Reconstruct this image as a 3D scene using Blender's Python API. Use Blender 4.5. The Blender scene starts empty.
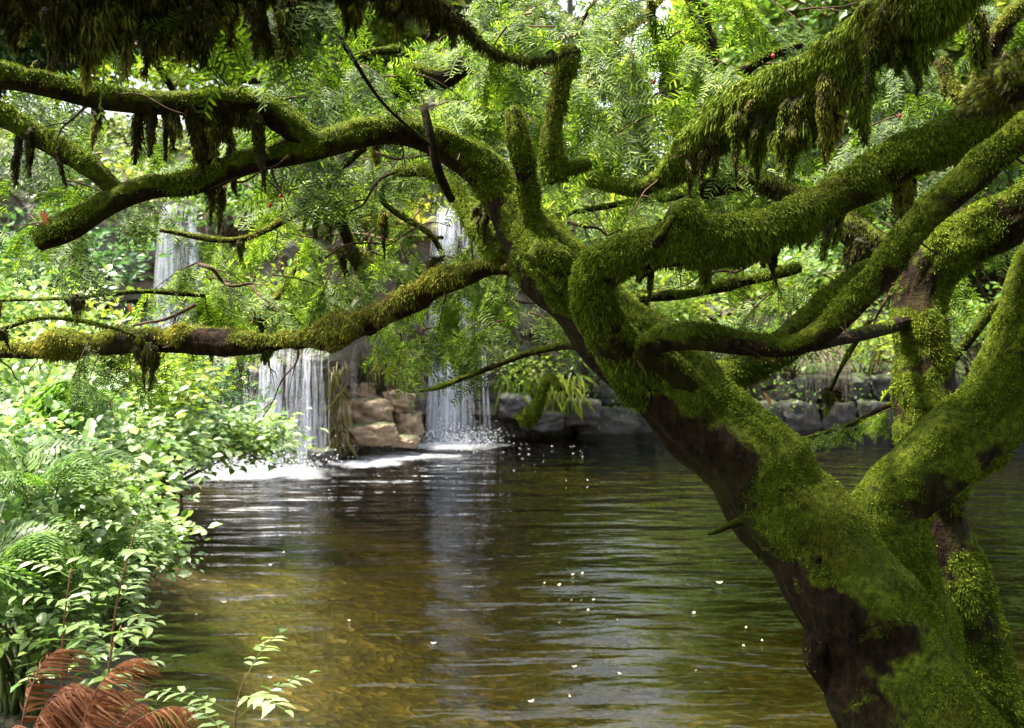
import bpy, math
import numpy as np

R = math.radians
sc = bpy.context.scene
COL = sc.collection
rng = np.random.default_rng(11)

# ---------------------------------------------------------------- camera, sky, sun, exposure
F = 1098.0
CAMZ = 2.0
PITCH = -math.atan(74 / F)
cd = bpy.data.cameras.new('camera')
cam = bpy.data.objects.new('camera', cd)
COL.objects.link(cam)
cam.location = (0, 0, CAMZ)
cam.rotation_euler = (math.pi / 2 + PITCH, 0, 0)
cd.sensor_width = 36
cd.lens = 36 * F / 1024
cd.clip_start = 0.05
cd.clip_end = 1000
cd.dof.use_dof = True
cd.dof.focus_distance = 3.5
cd.dof.aperture_fstop = 5.6
sc.camera = cam

SUN_EL, SUN_AZ = 68, 283          # azimuth clockwise from +Y (the view direction)
world = bpy.data.worlds.new("World")
sc.world = world
world.use_nodes = True
wn = world.node_tree
bg = wn.nodes['Background']
sky = wn.nodes.new('ShaderNodeTexSky')
sky.sky_type = 'NISHITA'
sky.sun_disc = False
sky.sun_elevation = R(SUN_EL)
sky.sun_rotation = R(SUN_AZ)
sky.dust_density = 4.0
sky.ozone_density = 0.6
hs = wn.nodes.new('ShaderNodeHueSaturation')      # thin bright cloud: a whiter sky
hs.inputs['Saturation'].default_value = 0.4
hs.inputs['Value'].default_value = 1.35
wn.links.new(sky.outputs[0], hs.inputs['Color'])
wn.links.new(hs.outputs[0], bg.inputs[0])
bg.inputs[1].default_value = 0.11
sl = bpy.data.lights.new('sun', 'SUN')
sl.energy = 4.8
sl.angle = R(7)
sl.color = (1.0, 0.93, 0.79)
sun = bpy.data.objects.new('sun', sl)
COL.objects.link(sun)
_e, _a = R(SUN_EL), R(SUN_AZ)
sdir = np.array([math.sin(_a) * math.cos(_e), math.cos(_a) * math.cos(_e), math.sin(_e)])
from mathutils import Vector
sun.rotation_euler = Vector(sdir).to_track_quat('Z', 'Y').to_euler()
sun.location = (0, -5, 20)

vs = sc.view_settings
vs.view_transform = 'Standard'
vs.look = 'None'
vs.exposure = 2.15
vs.gamma = 1
vs.use_curve_mapping = False
sc.cycles.max_bounces = 8
sc.cycles.transparent_max_bounces = 24
sc.cycles.diffuse_bounces = 3
sc.cycles.glossy_bounces = 3
sc.cycles.transmission_bounces = 4
sc.cycles.sample_clamp_indirect = 6
sc.cycles.caustics_reflective = False
sc.cycles.caustics_refractive = False
sc.cycles.use_denoising = True


# ---------------------------------------------------------------- helpers
def P(px, py, d):
    """a point seen at pixel (px, py) of the photograph, d metres in front of the camera"""
    u, v = (px - 512) / F, (364 - py) / F
    c, s = math.cos(PITCH), math.sin(PITCH)
    dx, dy, dz = u, c - v * s, s + v * c
    t = d / dy
    return np.array([dx * t, d, CAMZ + dz * t])


def hash3(ix, iy, iz, seed):
    h = (ix.astype(np.int64) * 374761393 + iy.astype(np.int64) * 668265263 + iz.astype(np.int64) * 2147483647 + seed * 974634727) & 0xFFFFFFFF
    h = ((h ^ (h >> 13)) * 1274126177) & 0xFFFFFFFF
    h = (h ^ (h >> 16)) & 0xFFFFFF
    return h / float(0xFFFFFF) * 2 - 1


def vnoise(p, seed=0):
    p = np.asarray(p, float)
    i = np.floor(p).astype(np.int64)
    f = p - i
    f = f * f * (3 - 2 * f)
    out = 0
    for dx in (0, 1):
        for dy in (0, 1):
            for dz in (0, 1):
                w = (f[..., 0] if dx else 1 - f[..., 0]) * (f[..., 1] if dy else 1 - f[..., 1]) * (f[..., 2] if dz else 1 - f[..., 2])
                out = out + w * hash3(i[..., 0] + dx, i[..., 1] + dy, i[..., 2] + dz, seed)
    return out


def fbm(p, seed=0, oct=3):
    p = np.asarray(p, float)
    s, a = 0, 1.0
    for k in range(oct):
        s = s + a * vnoise(p * (2.03 ** k), seed + k)
        a *= 0.5
    return s


def nrm(v):
    return v / np.maximum(np.linalg.norm(v, axis=-1, keepdims=True), 1e-9)


def mesh_obj(name, chunks, mats, parent=None, origin=(0, 0, 0), smooth=True, attrs=None):
    """chunks: list of (V, F, material index). World coordinates minus origin."""
    vs_, fl, ft, mi = [], [], [], []
    off = 0
    for V, Fc, m in chunks:
        V = np.asarray(V, np.float32).reshape(-1, 3)
        vs_.append(V)
        for Fa in (Fc if isinstance(Fc, list) else [Fc]):
            Fa = np.asarray(Fa, np.int64)
            if Fa.size == 0:
                continue
            fl.append((Fa + off).ravel())
            ft.append(np.full(len(Fa), Fa.shape[1]))
            mi.append(np.full(len(Fa), m))
        off += len(V)
    V = np.concatenate(vs_) - np.asarray(origin, np.float32)
    L = np.concatenate(fl).astype(np.int32)
    T = np.concatenate(ft).astype(np.int32)
    M = np.concatenate(mi).astype(np.int32)
    me = bpy.data.meshes.new(name)
    me.vertices.add(len(V))
    me.vertices.foreach_set('co', V.astype(np.float32).ravel())
    me.loops.add(len(L))
    me.loops.foreach_set('vertex_index', L)
    me.polygons.add(len(T))
    st = np.zeros(len(T), np.int32)
    st[1:] = np.cumsum(T)[:-1]
    me.polygons.foreach_set('loop_start', st)
    me.polygons.foreach_set('loop_total', T)
    me.polygons.foreach_set('material_index', M)
    me.polygons.foreach_set('use_smooth', np.full(len(T), bool(smooth)))
    for m in mats:
        me.materials.append(m)
    if attrs:
        for k, a in attrs.items():
            at = me.attributes.new(k, 'FLOAT', 'POINT')
            at.data.foreach_set('value', np.asarray(a, np.float32).ravel())
    me.update(calc_edges=True)
    o = bpy.data.objects.new(name, me)
    COL.objects.link(o)
    if parent is not None:
        o.parent = parent
    return o


def tag(o, label, cat, group=None):
    o['label'] = label
    o['category'] = cat
    if group:
        o['group'] = group
    return o


def thing(name, label, cat, loc=(0, 0, 0), rz=0, group=None):
    o = bpy.data.objects.new(name, None)
    COL.objects.link(o)
    o.location = [float(v) for v in loc]
    o.rotation_euler = (0, 0, rz)
    o.empty_display_size = 0.1
    return tag(o, label, cat, group)


def kind(o, k):
    o['kind'] = k
    return o


def spline(pts, step):
    """Catmull-Rom through rows of any width; the first three columns are xyz"""
    pts = np.asarray(pts, float)
    q = np.vstack([2 * pts[0] - pts[1], pts, 2 * pts[-1] - pts[-2]])
    out = []
    for i in range(1, len(q) - 2):
        p0, p1, p2, p3 = q[i - 1], q[i], q[i + 1], q[i + 2]
        n = max(2, int(np.linalg.norm((p2 - p1)[:3]) / step))
        t = np.linspace(0, 1, n, endpoint=False)[:, None]
        out.append(0.5 * ((2 * p1) + (-p0 + p2) * t + (2 * p0 - 5 * p1 + 4 * p2 - p3) * t ** 2 + (-p0 + 3 * p1 - 3 * p2 + p3) * t ** 3))
    out.append(q[-2][None])
    return np.vstack(out)


def frames(c):
    T = np.gradient(c, axis=0)
    T = nrm(T)
    N = np.zeros_like(T)
    ref = np.array([0, 0, 1.0]) if abs(T[0, 2]) < 0.8 else np.array([1.0, 0, 0])
    n = ref - T[0] * ref.dot(T[0])
    for i in range(len(T)):
        n = n - T[i] * n.dot(T[i])
        n = n / (np.linalg.norm(n) + 1e-9)
        N[i] = n
    return T, N, np.cross(T, N)


def grid_faces(r, s, wrap=True):
    i = np.arange(r - 1)[:, None]
    j = np.arange(s if wrap else s - 1)[None]
    j2 = (j + 1) % s
    return np.stack([i * s + j, i * s + j2, (i + 1) * s + j2, (i + 1) * s + j], -1).reshape(-1, 4)


def tube(c, r, segs):
    """plain tube (V, F) along centre line c with radii r, closed by collapsed end rings"""
    T, N, B = frames(c)
    a = np.linspace(0, 2 * np.pi, segs, endpoint=False)
    r = np.asarray(r, float) * np.ones(len(c))
    G = c[:, None] + r[:, None, None] * (np.cos(a)[None, :, None] * N[:, None] + np.sin(a)[None, :, None] * B[:, None])
    G = np.concatenate([np.repeat(c[:1, None], segs, 1), G, np.repeat(c[-1:, None], segs, 1)])
    return G.reshape(-1, 3), grid_faces(len(G), segs)


def rot_to(d, spin=None, up=None):
    """matrices whose y column is d (N,3); z column as near up as possible"""
    d = nrm(np.asarray(d, float))
    n = len(d)
    if up is None:
        up = np.tile([0, 0, 1.0], (n, 1))
    x = np.cross(d, up)
    bad = np.linalg.norm(x, axis=1) < 1e-3
    x[bad] = [1, 0, 0]
    x = nrm(x)
    z = np.cross(x, d)
    if spin is not None:
        c, s = np.cos(spin)[:, None], np.sin(spin)[:, None]
        x, z = x * c + z * s, z * c - x * s
    return np.stack([x, d, z], -1)


def scatter(tv, tf, M, pos, scale):
    """copies of a small template baked into one chunk"""
    n, v = len(pos), len(tv)
    sc_ = np.asarray(scale, float)
    if sc_.ndim == 1:
        sc_ = sc_[:, None]
    V = np.einsum('nij,nvj->nvi', M, tv[None] * sc_[:, None, :] if sc_.shape[1] == 3 else tv[None] * sc_[:, :, None]) + pos[:, None]
    offs = (np.arange(n) * v)[:, None, None]
    Fs = [(np.asarray(f)[None] + offs).reshape(-1, np.asarray(f).shape[1]) for f in (tf if isinstance(tf, list) else [tf])]
    return V.reshape(-1, 3), Fs


# ---------------------------------------------------------------- materials
def new_mat(name):
    m = bpy.data.materials.new(name)
    m.use_nodes = True
    nt = m.node_tree
    nt.nodes.clear()
    out = nt.nodes.new('ShaderNodeOutputMaterial')
    return m, nt, out


def N(nt, t, **kw):
    n = nt.nodes.new(t)
    for k, v in kw.items():
        if k.startswith('i_'):
            n.inputs[k[2:].replace('_', ' ')].default_value = v
        else:
            setattr(n, k, v)
    return n


def ramp(nt, fac, stops):
    r = nt.nodes.new('ShaderNodeValToRGB')
    e = r.color_ramp.elements
    while len(e) < len(stops):
        e.new(0.5)
    for k, (p, c) in enumerate(stops):
        e[k].position = p
        e[k].color = (c[0], c[1], c[2], 1)
    nt.links.new(fac, r.inputs[0])
    return r.outputs[0]


def noise(nt, scale, detail=3, vec=None, rough=0.6):
    n = nt.nodes.new('ShaderNodeTexNoise')
    n.inputs['Scale'].default_value = scale
    n.inputs['Detail'].default_value = detail
    n.inputs['Roughness'].default_value = rough
    if vec is not None:
        nt.links.new(vec, n.inputs['Vector'])
    return n.outputs['Fac']


def objco(nt, scale=(1, 1, 1), rot=(0, 0, 0)):
    tc = nt.nodes.new('ShaderNodeTexCoord')
    mp = nt.nodes.new('ShaderNodeMapping')
    mp.inputs['Scale'].default_value = scale
    mp.inputs['Rotation'].default_value = rot
    nt.links.new(tc.outputs['Object'], mp.inputs['Vector'])
    return mp.outputs[0]


def mixc(nt, f, a, b, mode='MIX'):
    m = nt.nodes.new('ShaderNodeMix')
    m.data_type = 'RGBA'
    m.blend_type = mode
    for s, v in ((0, f), (6, a), (7, b)):
        if hasattr(v, 'links') or hasattr(v, 'is_output'):
            nt.links.new(v, m.inputs[s])
        elif s == 0:
            m.inputs[0].default_value = v
        else:
            m.inputs[s].default_value = (v[0], v[1], v[2], 1)
    return m.outputs[2]


def leaf_mat(name, cols, trans=0.35, rough=0.45, spec=0.5, patch=None, patch_scale=2.0, veins=False):
    """foliage: each leaf its own tone, clumps vary over the plant, some light through the blade"""
    m, nt, out = new_mat(name)
    g = N(nt, 'ShaderNodeNewGeometry')
    k = len(cols)
    c = ramp(nt, g.outputs['Random Per Island'], [(i / max(1, k - 1), cc) for i, cc in enumerate(cols)])
    if patch:
        f = noise(nt, patch_scale, 2, objco(nt))
        mr = N(nt, 'ShaderNodeMapRange')
        mr.inputs[1].default_value = 0.45
        mr.inputs[2].default_value = 0.68
        nt.links.new(f, mr.inputs[0])
        c = mixc(nt, mr.outputs[0], c, mixc(nt, 0.6, c, patch))
    p = N(nt, 'ShaderNodeBsdfPrincipled', i_Roughness=rough)
    p.inputs['Specular IOR Level'].default_value = spec
    nt.links.new(c, p.inputs['Base Color'])
    t = N(nt, 'ShaderNodeBsdfTranslucent')
    tc = mixc(nt, 1.0, c, (1.25, 1.3, 0.6), 'MULTIPLY')
    nt.links.new(tc, t.inputs[0])
    mx = N(nt, 'ShaderNodeMixShader')
    mx.inputs[0].default_value = trans
    nt.links.new(p.outputs[0], mx.inputs[1])
    nt.links.new(t.outputs[0], mx.inputs[2])
    nt.links.new(mx.outputs[0], out.inputs[0])
    return m


def moss_strand_mat(name, dark, mid, light, brown):
    m, nt, out = new_mat(name)
    g = N(nt, 'ShaderNodeNewGeometry')
    c = ramp(nt, g.outputs['Random Per Island'], [(0, dark), (0.45, mid), (0.9, light), (1.0, [v * 1.3 for v in light])])
    f = noise(nt, 7.0, 4, objco(nt))
    c = mixc(nt, 1.0, c, ramp(nt, f, [(0.3, (0.45, 0.55, 0.5)), (0.5, (1, 1, 1)), (0.68, (1.25, 1.15, 0.9))]), 'MULTIPLY')
    f2 = noise(nt, 3.0, 3, objco(nt))
    mr = N(nt, 'ShaderNodeMapRange')
    mr.inputs[1].default_value = 0.58
    mr.inputs[2].default_value = 0.75
    nt.links.new(f2, mr.inputs[0])
    c = mixc(nt, mr.outputs[0], c, brown)
    p = N(nt, 'ShaderNodeBsdfPrincipled', i_Roughness=0.75)
    p.inputs['Specular IOR Level'].default_value = 0.25
    nt.links.new(c, p.inputs['Base Color'])
    t = N(nt, 'ShaderNodeBsdfTranslucent')
    nt.links.new(c, t.inputs[0])
    mx = N(nt, 'ShaderNodeMixShader')
    mx.inputs[0].default_value = 0.3
    nt.links.new(p.outputs[0], mx.inputs[1])
    nt.links.new(t.outputs[0], mx.inputs[2])
    nt.links.new(mx.outputs[0], out.inputs[0])
    return m


def bark_mat():
    """yew bark with moss where the mesh's own 'moss' attribute says it grows"""
    m, nt, out = new_mat('mossy_yew_bark')
    co = objco(nt)
    a = N(nt, 'ShaderNodeAttribute', attribute_name='moss')
    w = N(nt, 'ShaderNodeTexWave', i_Scale=9.0, i_Distortion=14.0)
    w.inputs['Detail'].default_value = 3
    nt.links.new(objco(nt, (1, 1, 0.35)), w.inputs['Vector'])
    n1 = noise(nt, 30, 5, co)
    bark = ramp(nt, n1, [(0.25, (0.005, 0.003, 0.0015)), (0.5, (0.014, 0.0085, 0.004)), (0.7, (0.035, 0.021, 0.01)), (0.85, (0.1, 0.07, 0.045))])
    bark = mixc(nt, 0.2, bark, ramp(nt, w.outputs['Fac'], [(0.2, (0.01, 0.005, 0.003)), (0.8, (0.04, 0.022, 0.011))]))
    n2 = noise(nt, 60, 4, co)
    cr = noise(nt, 1.0, 6, objco(nt, (55, 55, 12)), 0.7)
    bark = mixc(nt, 1.0, bark, ramp(nt, cr, [(0.38, (0.3, 0.28, 0.25)), (0.5, (1, 1, 1)), (0.66, (1.6, 1.4, 1.1))]), 'MULTIPLY')
    mossc = ramp(nt, n2, [(0.3, (0.018, 0.028, 0.002)), (0.5, (0.07, 0.092, 0.005)), (0.75, (0.17, 0.2, 0.012))])
    n3 = noise(nt, 14, 5, co)
    ad = N(nt, 'ShaderNodeMath', operation='ADD')
    nt.links.new(a.outputs['Fac'], ad.inputs[0])
    nt.links.new(n3, ad.inputs[1])
    mr = N(nt, 'ShaderNodeMapRange')
    mr.inputs[1].default_value = 0.8
    mr.inputs[2].default_value = 1.05
    nt.links.new(ad.outputs[0], mr.inputs[0])
    c = mixc(nt, mr.outputs[0], bark, mossc)
    al = N(nt, 'ShaderNodeMapRange')
    al.inputs[1].default_value = 0.5
    al.inputs[2].default_value = 0.75
    nt.links.new(noise(nt, 5, 5, objco(nt, (1, 1, 0.5))), al.inputs[0])
    c = mixc(nt, al.outputs[0], c, mixc(nt, 0.6, c, (0.05, 0.065, 0.008)))
    p = N(nt, 'ShaderNodeBsdfPrincipled', i_Roughness=0.9)
    p.inputs['Specular IOR Level'].default_value = 0.12
    nt.links.new(c, p.inputs['Base Color'])
    hb = mixc(nt, 0.5, n1, n2)
    hb = mixc(nt, 0.55, hb, cr)
    b = N(nt, 'ShaderNodeBump', i_Strength=1.0, i_Distance=0.03)
    nt.links.new(hb, b.inputs['Height'])
    nt.links.new(b.outputs[0], p.inputs['Normal'])
    nt.links.new(p.outputs[0], out.inputs[0])
    return m


def rock_mat(name, stops, mossy=0.5, scale=1.0, wet=0.5, strata=True):
    m, nt, out = new_mat(name)
    co = objco(nt)
    n1 = noise(nt, 2.2 * scale, 6, co)
    c = ramp(nt, n1, stops)
    if strata:
        n4 = noise(nt, 1.6 * scale, 4, objco(nt, (0.6, 0.6, 6.0)))
        c = mixc(nt, 0.55, c, ramp(nt, n4, [(0.35, [v * 0.35 for v in stops[0][1]]), (0.5, stops[1][1]), (0.65, stops[-1][1])]))
    n2 = noise(nt, 25 * scale, 4, co)
    c = mixc(nt, 0.35, c, ramp(nt, n2, [(0.3, stops[0][1]), (0.7, stops[-1][1])]))
    g = N(nt, 'ShaderNodeNewGeometry')
    sx = N(nt, 'ShaderNodeSeparateXYZ')
    nt.links.new(g.outputs['Normal'], sx.inputs[0])
    n3 = noise(nt, 3.5 * scale, 5, co)
    ad = N(nt, 'ShaderNodeMath', operation='MULTIPLY_ADD')
    nt.links.new(n3, ad.inputs[0])
    ad.inputs[1].default_value = 2.2
    nt.links.new(sx.outputs['Z'], ad.inputs[2])
    mr = N(nt, 'ShaderNodeMapRange')
    mr.inputs[1].default_value = 2.3 - 1.5 * mossy
    mr.inputs[2].default_value = 2.7 - 1.5 * mossy
    nt.links.new(ad.outputs[0], mr.inputs[0])
    mc = ramp(nt, noise(nt, 18 * scale, 4, co), [(0.3, (0.01, 0.02, 0.004)), (0.55, (0.035, 0.055, 0.008)), (0.8, (0.08, 0.095, 0.018))])
    c = mixc(nt, mr.outputs[0], c, mc)
    p = N(nt, 'ShaderNodeBsdfPrincipled', i_Roughness=0.75 - 0.4 * wet)
    nt.links.new(c, p.inputs['Base Color'])
    b = N(nt, 'ShaderNodeBump', i_Strength=0.8, i_Distance=0.05)
    nt.links.new(mixc(nt, 0.5, n1, n2), b.inputs['Height'])
    nt.links.new(b.outputs[0], p.inputs['Normal'])
    nt.links.new(p.outputs[0], out.inputs[0])
    return m


def ground_mat():
    m, nt, out = new_mat('pool_bed_and_leaf_litter')
    co = objco(nt)
    v = N(nt, 'ShaderNodeTexVoronoi', i_Scale=19.0)
    nd = N(nt, 'ShaderNodeTexNoise', i_Scale=6.0, i_Detail=4.0)
    nt.links.new(co, nd.inputs['Vector'])
    nt.links.new(mixc(nt, 0.12, co, nd.outputs['Color']), v.inputs['Vector'])
    sep = N(nt, 'ShaderNodeSeparateColor')
    nt.links.new(v.outputs['Color'], sep.inputs[0])
    peb = ramp(nt, sep.outputs[0], [(0.0, (0.015, 0.014, 0.005)), (0.4, (0.045, 0.038, 0.012)), (0.75, (0.1, 0.075, 0.022)), (0.95, (0.2, 0.14, 0.04)), (1.0, (0.35, 0.28, 0.16))])
    big = ramp(nt, noise(nt, 1.3, 5, co), [(0.38, (0.012, 0.012, 0.005)), (0.52, (0.06, 0.048, 0.016)), (0.7, (0.14, 0.105, 0.035))])
    bed = mixc(nt, 0.5, peb, big)
    litter = ramp(nt, noise(nt, 12, 6, co), [(0.3, (0.012, 0.016, 0.006)), (0.5, (0.035, 0.04, 0.012)), (0.7, (0.09, 0.06, 0.03))])
    g = N(nt, 'ShaderNodeNewGeometry')
    sx = N(nt, 'ShaderNodeSeparateXYZ')
    nt.links.new(g.outputs['Position'], sx.inputs[0])
    mr = N(nt, 'ShaderNodeMapRange')
    mr.inputs[1].default_value = -0.02
    mr.inputs[2].default_value = 0.06
    nt.links.new(sx.outputs['Z'], mr.inputs[0])
    c = mixc(nt, mr.outputs[0], bed, litter)
    p = N(nt, 'ShaderNodeBsdfPrincipled', i_Roughness=0.8)
    nt.links.new(c, p.inputs['Base Color'])
    b = N(nt, 'ShaderNodeBump', i_Strength=0.6, i_Distance=0.04)
    nt.links.new(v.outputs['Distance'], b.inputs['Height'])
    nt.links.new(b.outputs[0], p.inputs['Normal'])
    nt.links.new(p.outputs[0], out.inputs[0])
    return m


def water_mat():
    m, nt, out = new_mat('pool_water')
    n1 = noise(nt, 2.6, 2, objco(nt, (0.5, 1.6, 1), (0, 0, 0.08)), 0.45)
    n2 = noise(nt, 9.0, 3, objco(nt, (0.5, 1.5, 1), (0, 0, -0.12)), 0.6)
    ad = N(nt, 'ShaderNodeMath', operation='MULTIPLY_ADD')
    nt.links.new(n2, ad.inputs[0])
    ad.inputs[1].default_value = 0.12
    nt.links.new(n1, ad.inputs[2])
    b = N(nt, 'ShaderNodeBump', i_Strength=1.0, i_Distance=0.042)
    nt.links.new(ad.outputs[0], b.inputs['Height'])
    fr = N(nt, 'ShaderNodeFresnel', i_IOR=1.33)
    nt.links.new(b.outputs[0], fr.inputs['Normal'])
    gl = N(nt, 'ShaderNodeBsdfGlossy', i_Roughness=0.015)
    gl.inputs['Color'].default_value = (0.85, 0.85, 0.83, 1)
    nt.links.new(b.outputs[0], gl.inputs['Normal'])
    tr = N(nt, 'ShaderNodeBsdfTransparent')
    tr.inputs[0].default_value = (0.9, 0.88, 0.8, 1)
    mx = N(nt, 'ShaderNodeMixShader')
    nt.links.new(fr.outputs[0], mx.inputs[0])
    nt.links.new(tr.outputs[0], mx.inputs[1])
    nt.links.new(gl.outputs[0], mx.inputs[2])
    nt.links.new(mx.outputs[0], out.inputs[0])
    va = N(nt, 'ShaderNodeVolumeAbsorption', i_Density=1.5)
    va.inputs[0].default_value = (0.47, 0.46, 0.16, 1)
    nt.links.new(va.outputs[0], out.inputs['Volume'])
    return m


def fall_mat():
    m, nt, out = new_mat('falling_water')
    f = noise(nt, 5.0, 4, objco(nt, (6, 6, 0.7)))
    mr = N(nt, 'ShaderNodeMapRange')
    mr.inputs[1].default_value = 0.36
    mr.inputs[2].default_value = 0.66
    mr.inputs[3].default_value = 0.02
    mr.inputs[4].default_value = 0.36
    nt.links.new(f, mr.inputs[0])
    p = N(nt, 'ShaderNodeBsdfDiffuse')
    p.inputs[0].default_value = (0.8, 0.82, 0.88, 1)
    t = N(nt, 'ShaderNodeBsdfTranslucent')
    t.inputs[0].default_value = (0.8, 0.82, 0.88, 1)
    m0 = N(nt, 'ShaderNodeMixShader')
    m0.inputs[0].default_value = 0.4
    nt.links.new(p.outputs[0], m0.inputs[1])
    nt.links.new(t.outputs[0], m0.inputs[2])
    tr = N(nt, 'ShaderNodeBsdfTransparent')
    mx = N(nt, 'ShaderNodeMixShader')
    nt.links.new(mr.outputs[0], mx.inputs[0])
    nt.links.new(tr.outputs[0], mx.inputs[1])
    nt.links.new(m0.outputs[0], mx.inputs[2])
    nt.links.new(mx.outputs[0], out.inputs[0])
    return m


def foam_mat():
    m, nt, out = new_mat('white_foam')
    a = N(nt, 'ShaderNodeAttribute', attribute_name='cover')
    f = noise(nt, 9.0, 5, objco(nt, (0.7, 1.6, 1)), 0.7)
    ad = N(nt, 'ShaderNodeMath', operation='ADD')
    nt.links.new(a.outputs['Fac'], ad.inputs[0])
    nt.links.new(f, ad.inputs[1])
    mr = N(nt, 'ShaderNodeMapRange')
    mr.inputs[1].default_value = 0.9
    mr.inputs[2].default_value = 2.15
    mr.inputs[4].default_value = 1.0
    nt.links.new(ad.outputs[0], mr.inputs[0])
    p = N(nt, 'ShaderNodeBsdfPrincipled', i_Roughness=0.6)
    p.inputs['Base Color'].default_value = (0.74, 0.76, 0.8, 1)
    tr = N(nt, 'ShaderNodeBsdfTransparent')
    mx = N(nt, 'ShaderNodeMixShader')
    nt.links.new(mr.outputs[0], mx.inputs[0])
    nt.links.new(tr.outputs[0], mx.inputs[1])
    nt.links.new(p.outputs[0], mx.inputs[2])
    nt.links.new(mx.outputs[0], out.inputs[0])
    return m


def plain_mat(name, cols, scale=20, rough=0.8):
    m, nt, out = new_mat(name)
    c = ramp(nt, noise(nt, scale, 4, objco(nt)), [(0.3 + 0.4 * i / max(1, len(cols) - 1), k) for i, k in enumerate(cols)])
    p = N(nt, 'ShaderNodeBsdfPrincipled', i_Roughness=rough)
    p.inputs['Specular IOR Level'].default_value = 0.15 if rough > .5 else .5
    nt.links.new(c, p.inputs['Base Color'])
    nt.links.new(p.outputs[0], out.inputs[0])
    return m


M_BARK = bark_mat()
M_MOSS = moss_strand_mat('feathery_moss', (0.03, 0.052, 0.002), (0.11, 0.165, 0.007), (0.25, 0.325, 0.025), (0.13, 0.125, 0.015))
M_SUNOLDMOSS = moss_strand_mat('sunlit_yellowing_moss', (0.06, 0.06, 0.01), (0.2, 0.2, 0.025), (0.38, 0.37, 0.06), (0.22, 0.16, 0.05))  # older yellow moss, its tones raised to look sunlit
M_SHADEDMOSS = moss_strand_mat('shaded_dry_moss', (0.014, 0.015, 0.004), (0.045, 0.048, 0.008), (0.13, 0.13, 0.02), (0.06, 0.04, 0.015))  # dry hanging moss with the canopy's shade darkened into its colour
M_CORE = plain_mat('moss_core', [(0.012, 0.01, 0.004), (0.035, 0.028, 0.01)], 30)
M_TWIG = plain_mat('brown_twig', [(0.03, 0.016, 0.01), (0.1, 0.055, 0.036)], 40)
M_YEW = leaf_mat('yew_needles', [(0.012, 0.028, 0.004), (0.05, 0.1, 0.01), (0.16, 0.24, 0.025)], 0.45, 0.55, 0.3)
M_YEWB = leaf_mat('bright_yew_needles', [(0.02, 0.05, 0.006), (0.1, 0.18, 0.02), (0.3, 0.38, 0.055)], 0.5, 0.55, 0.3)
M_LIME = leaf_mat('lime_leaves', [(0.09, 0.17, 0.02), (0.18, 0.28, 0.035), (0.3, 0.38, 0.06)], 0.5, 0.45, patch=(0.35, 0.3, 0.05))
M_GREEN = leaf_mat('mid_green_leaves', [(0.035, 0.09, 0.015), (0.085, 0.18, 0.03), (0.16, 0.27, 0.06)], 0.4, 0.4, patch=(0.2, 0.26, 0.04))
M_BLUE = leaf_mat('cool_green_leaves', [(0.03, 0.08, 0.03), (0.075, 0.16, 0.07), (0.15, 0.26, 0.13)], 0.35, 0.35)
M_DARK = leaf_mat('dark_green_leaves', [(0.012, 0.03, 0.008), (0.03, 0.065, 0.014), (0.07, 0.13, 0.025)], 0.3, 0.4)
M_PALEGLARE = leaf_mat('pale_glare_leaves', [(0.03, 0.08, 0.02), (0.13, 0.24, 0.07), (0.23, 0.35, 0.14), (0.44, 0.53, 0.32)], 0.4, 0.28, 0.7, patch=(0.26, 0.34, 0.04), patch_scale=1.5)  # pale leaves; whitest tones paint in sky glare, darkest the gaps
M_SAP = leaf_mat('sapling_leaflets', [(0.16, 0.28, 0.08), (0.28, 0.4, 0.15), (0.38, 0.5, 0.24)], 0.4, 0.3, 0.6)
M_YELLOW = leaf_mat('yellowing_leaves', [(0.2, 0.22, 0.03), (0.36, 0.34, 0.04), (0.5, 0.42, 0.08)], 0.5, 0.45)
M_FERN = leaf_mat('fern_fronds', [(0.04, 0.1, 0.012), (0.1, 0.2, 0.03), (0.2, 0.32, 0.07)], 0.5, 0.45)
M_RUST = leaf_mat('rust_bracken', [(0.1, 0.028, 0.01), (0.26, 0.085, 0.035), (0.45, 0.22, 0.125)], 0.3, 0.7, 0.15, patch=(0.08, 0.03, 0.015), patch_scale=5)
M_STEM = plain_mat('green_stem', [(0.06, 0.09, 0.02), (0.13, 0.16, 0.05)], 20)
M_REDSTEM = plain_mat('reddish_stem', [(0.16, 0.07, 0.05), (0.3, 0.15, 0.1)], 20)
M_STRAW = leaf_mat('straw_grass', [(0.06, 0.05, 0.015), (0.13, 0.11, 0.035), (0.17, 0.18, 0.04)], 0.35, 0.6)
M_CLIFF = rock_mat('wet_cliff_rock', [(0.3, (0.018, 0.015, 0.013)), (0.5, (0.07, 0.055, 0.042)), (0.7, (0.2, 0.15, 0.1))], 0.55)
M_SAND = rock_mat('sandstone_boulder', [(0.3, (0.07, 0.042, 0.024)), (0.5, (0.24, 0.155, 0.085)), (0.7, (0.42, 0.31, 0.2))], 0.4, 2.2, 0.4, False)
M_BLOCK = rock_mat('dark_wall_stone', [(0.3, (0.008, 0.008, 0.008)), (0.5, (0.024, 0.022, 0.02)), (0.7, (0.07, 0.062, 0.055))], 0.4, 2.0, 0.3, False)
M_GROUND = ground_mat()
M_WATER = water_mat()
M_FALL = fall_mat()
M_FOAM = foam_mat()
M_RED = plain_mat('red_berry', [(0.6, 0.02, 0.015), (0.75, 0.04, 0.02)], 5, 0.3)
M_TRUNK = rock_mat('mossy_far_trunk', [(0.3, (0.03, 0.02, 0.012)), (0.5, (0.09, 0.06, 0.04)), (0.7, (0.17, 0.12, 0.08))], 0.55, 3, 0.1, False)
M_FLOAT = leaf_mat('floating_leaf', [(0.5, 0.36, 0.12), (0.75, 0.7, 0.6), (0.6, 0.5, 0.25)], 0.1, 0.4)
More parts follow.
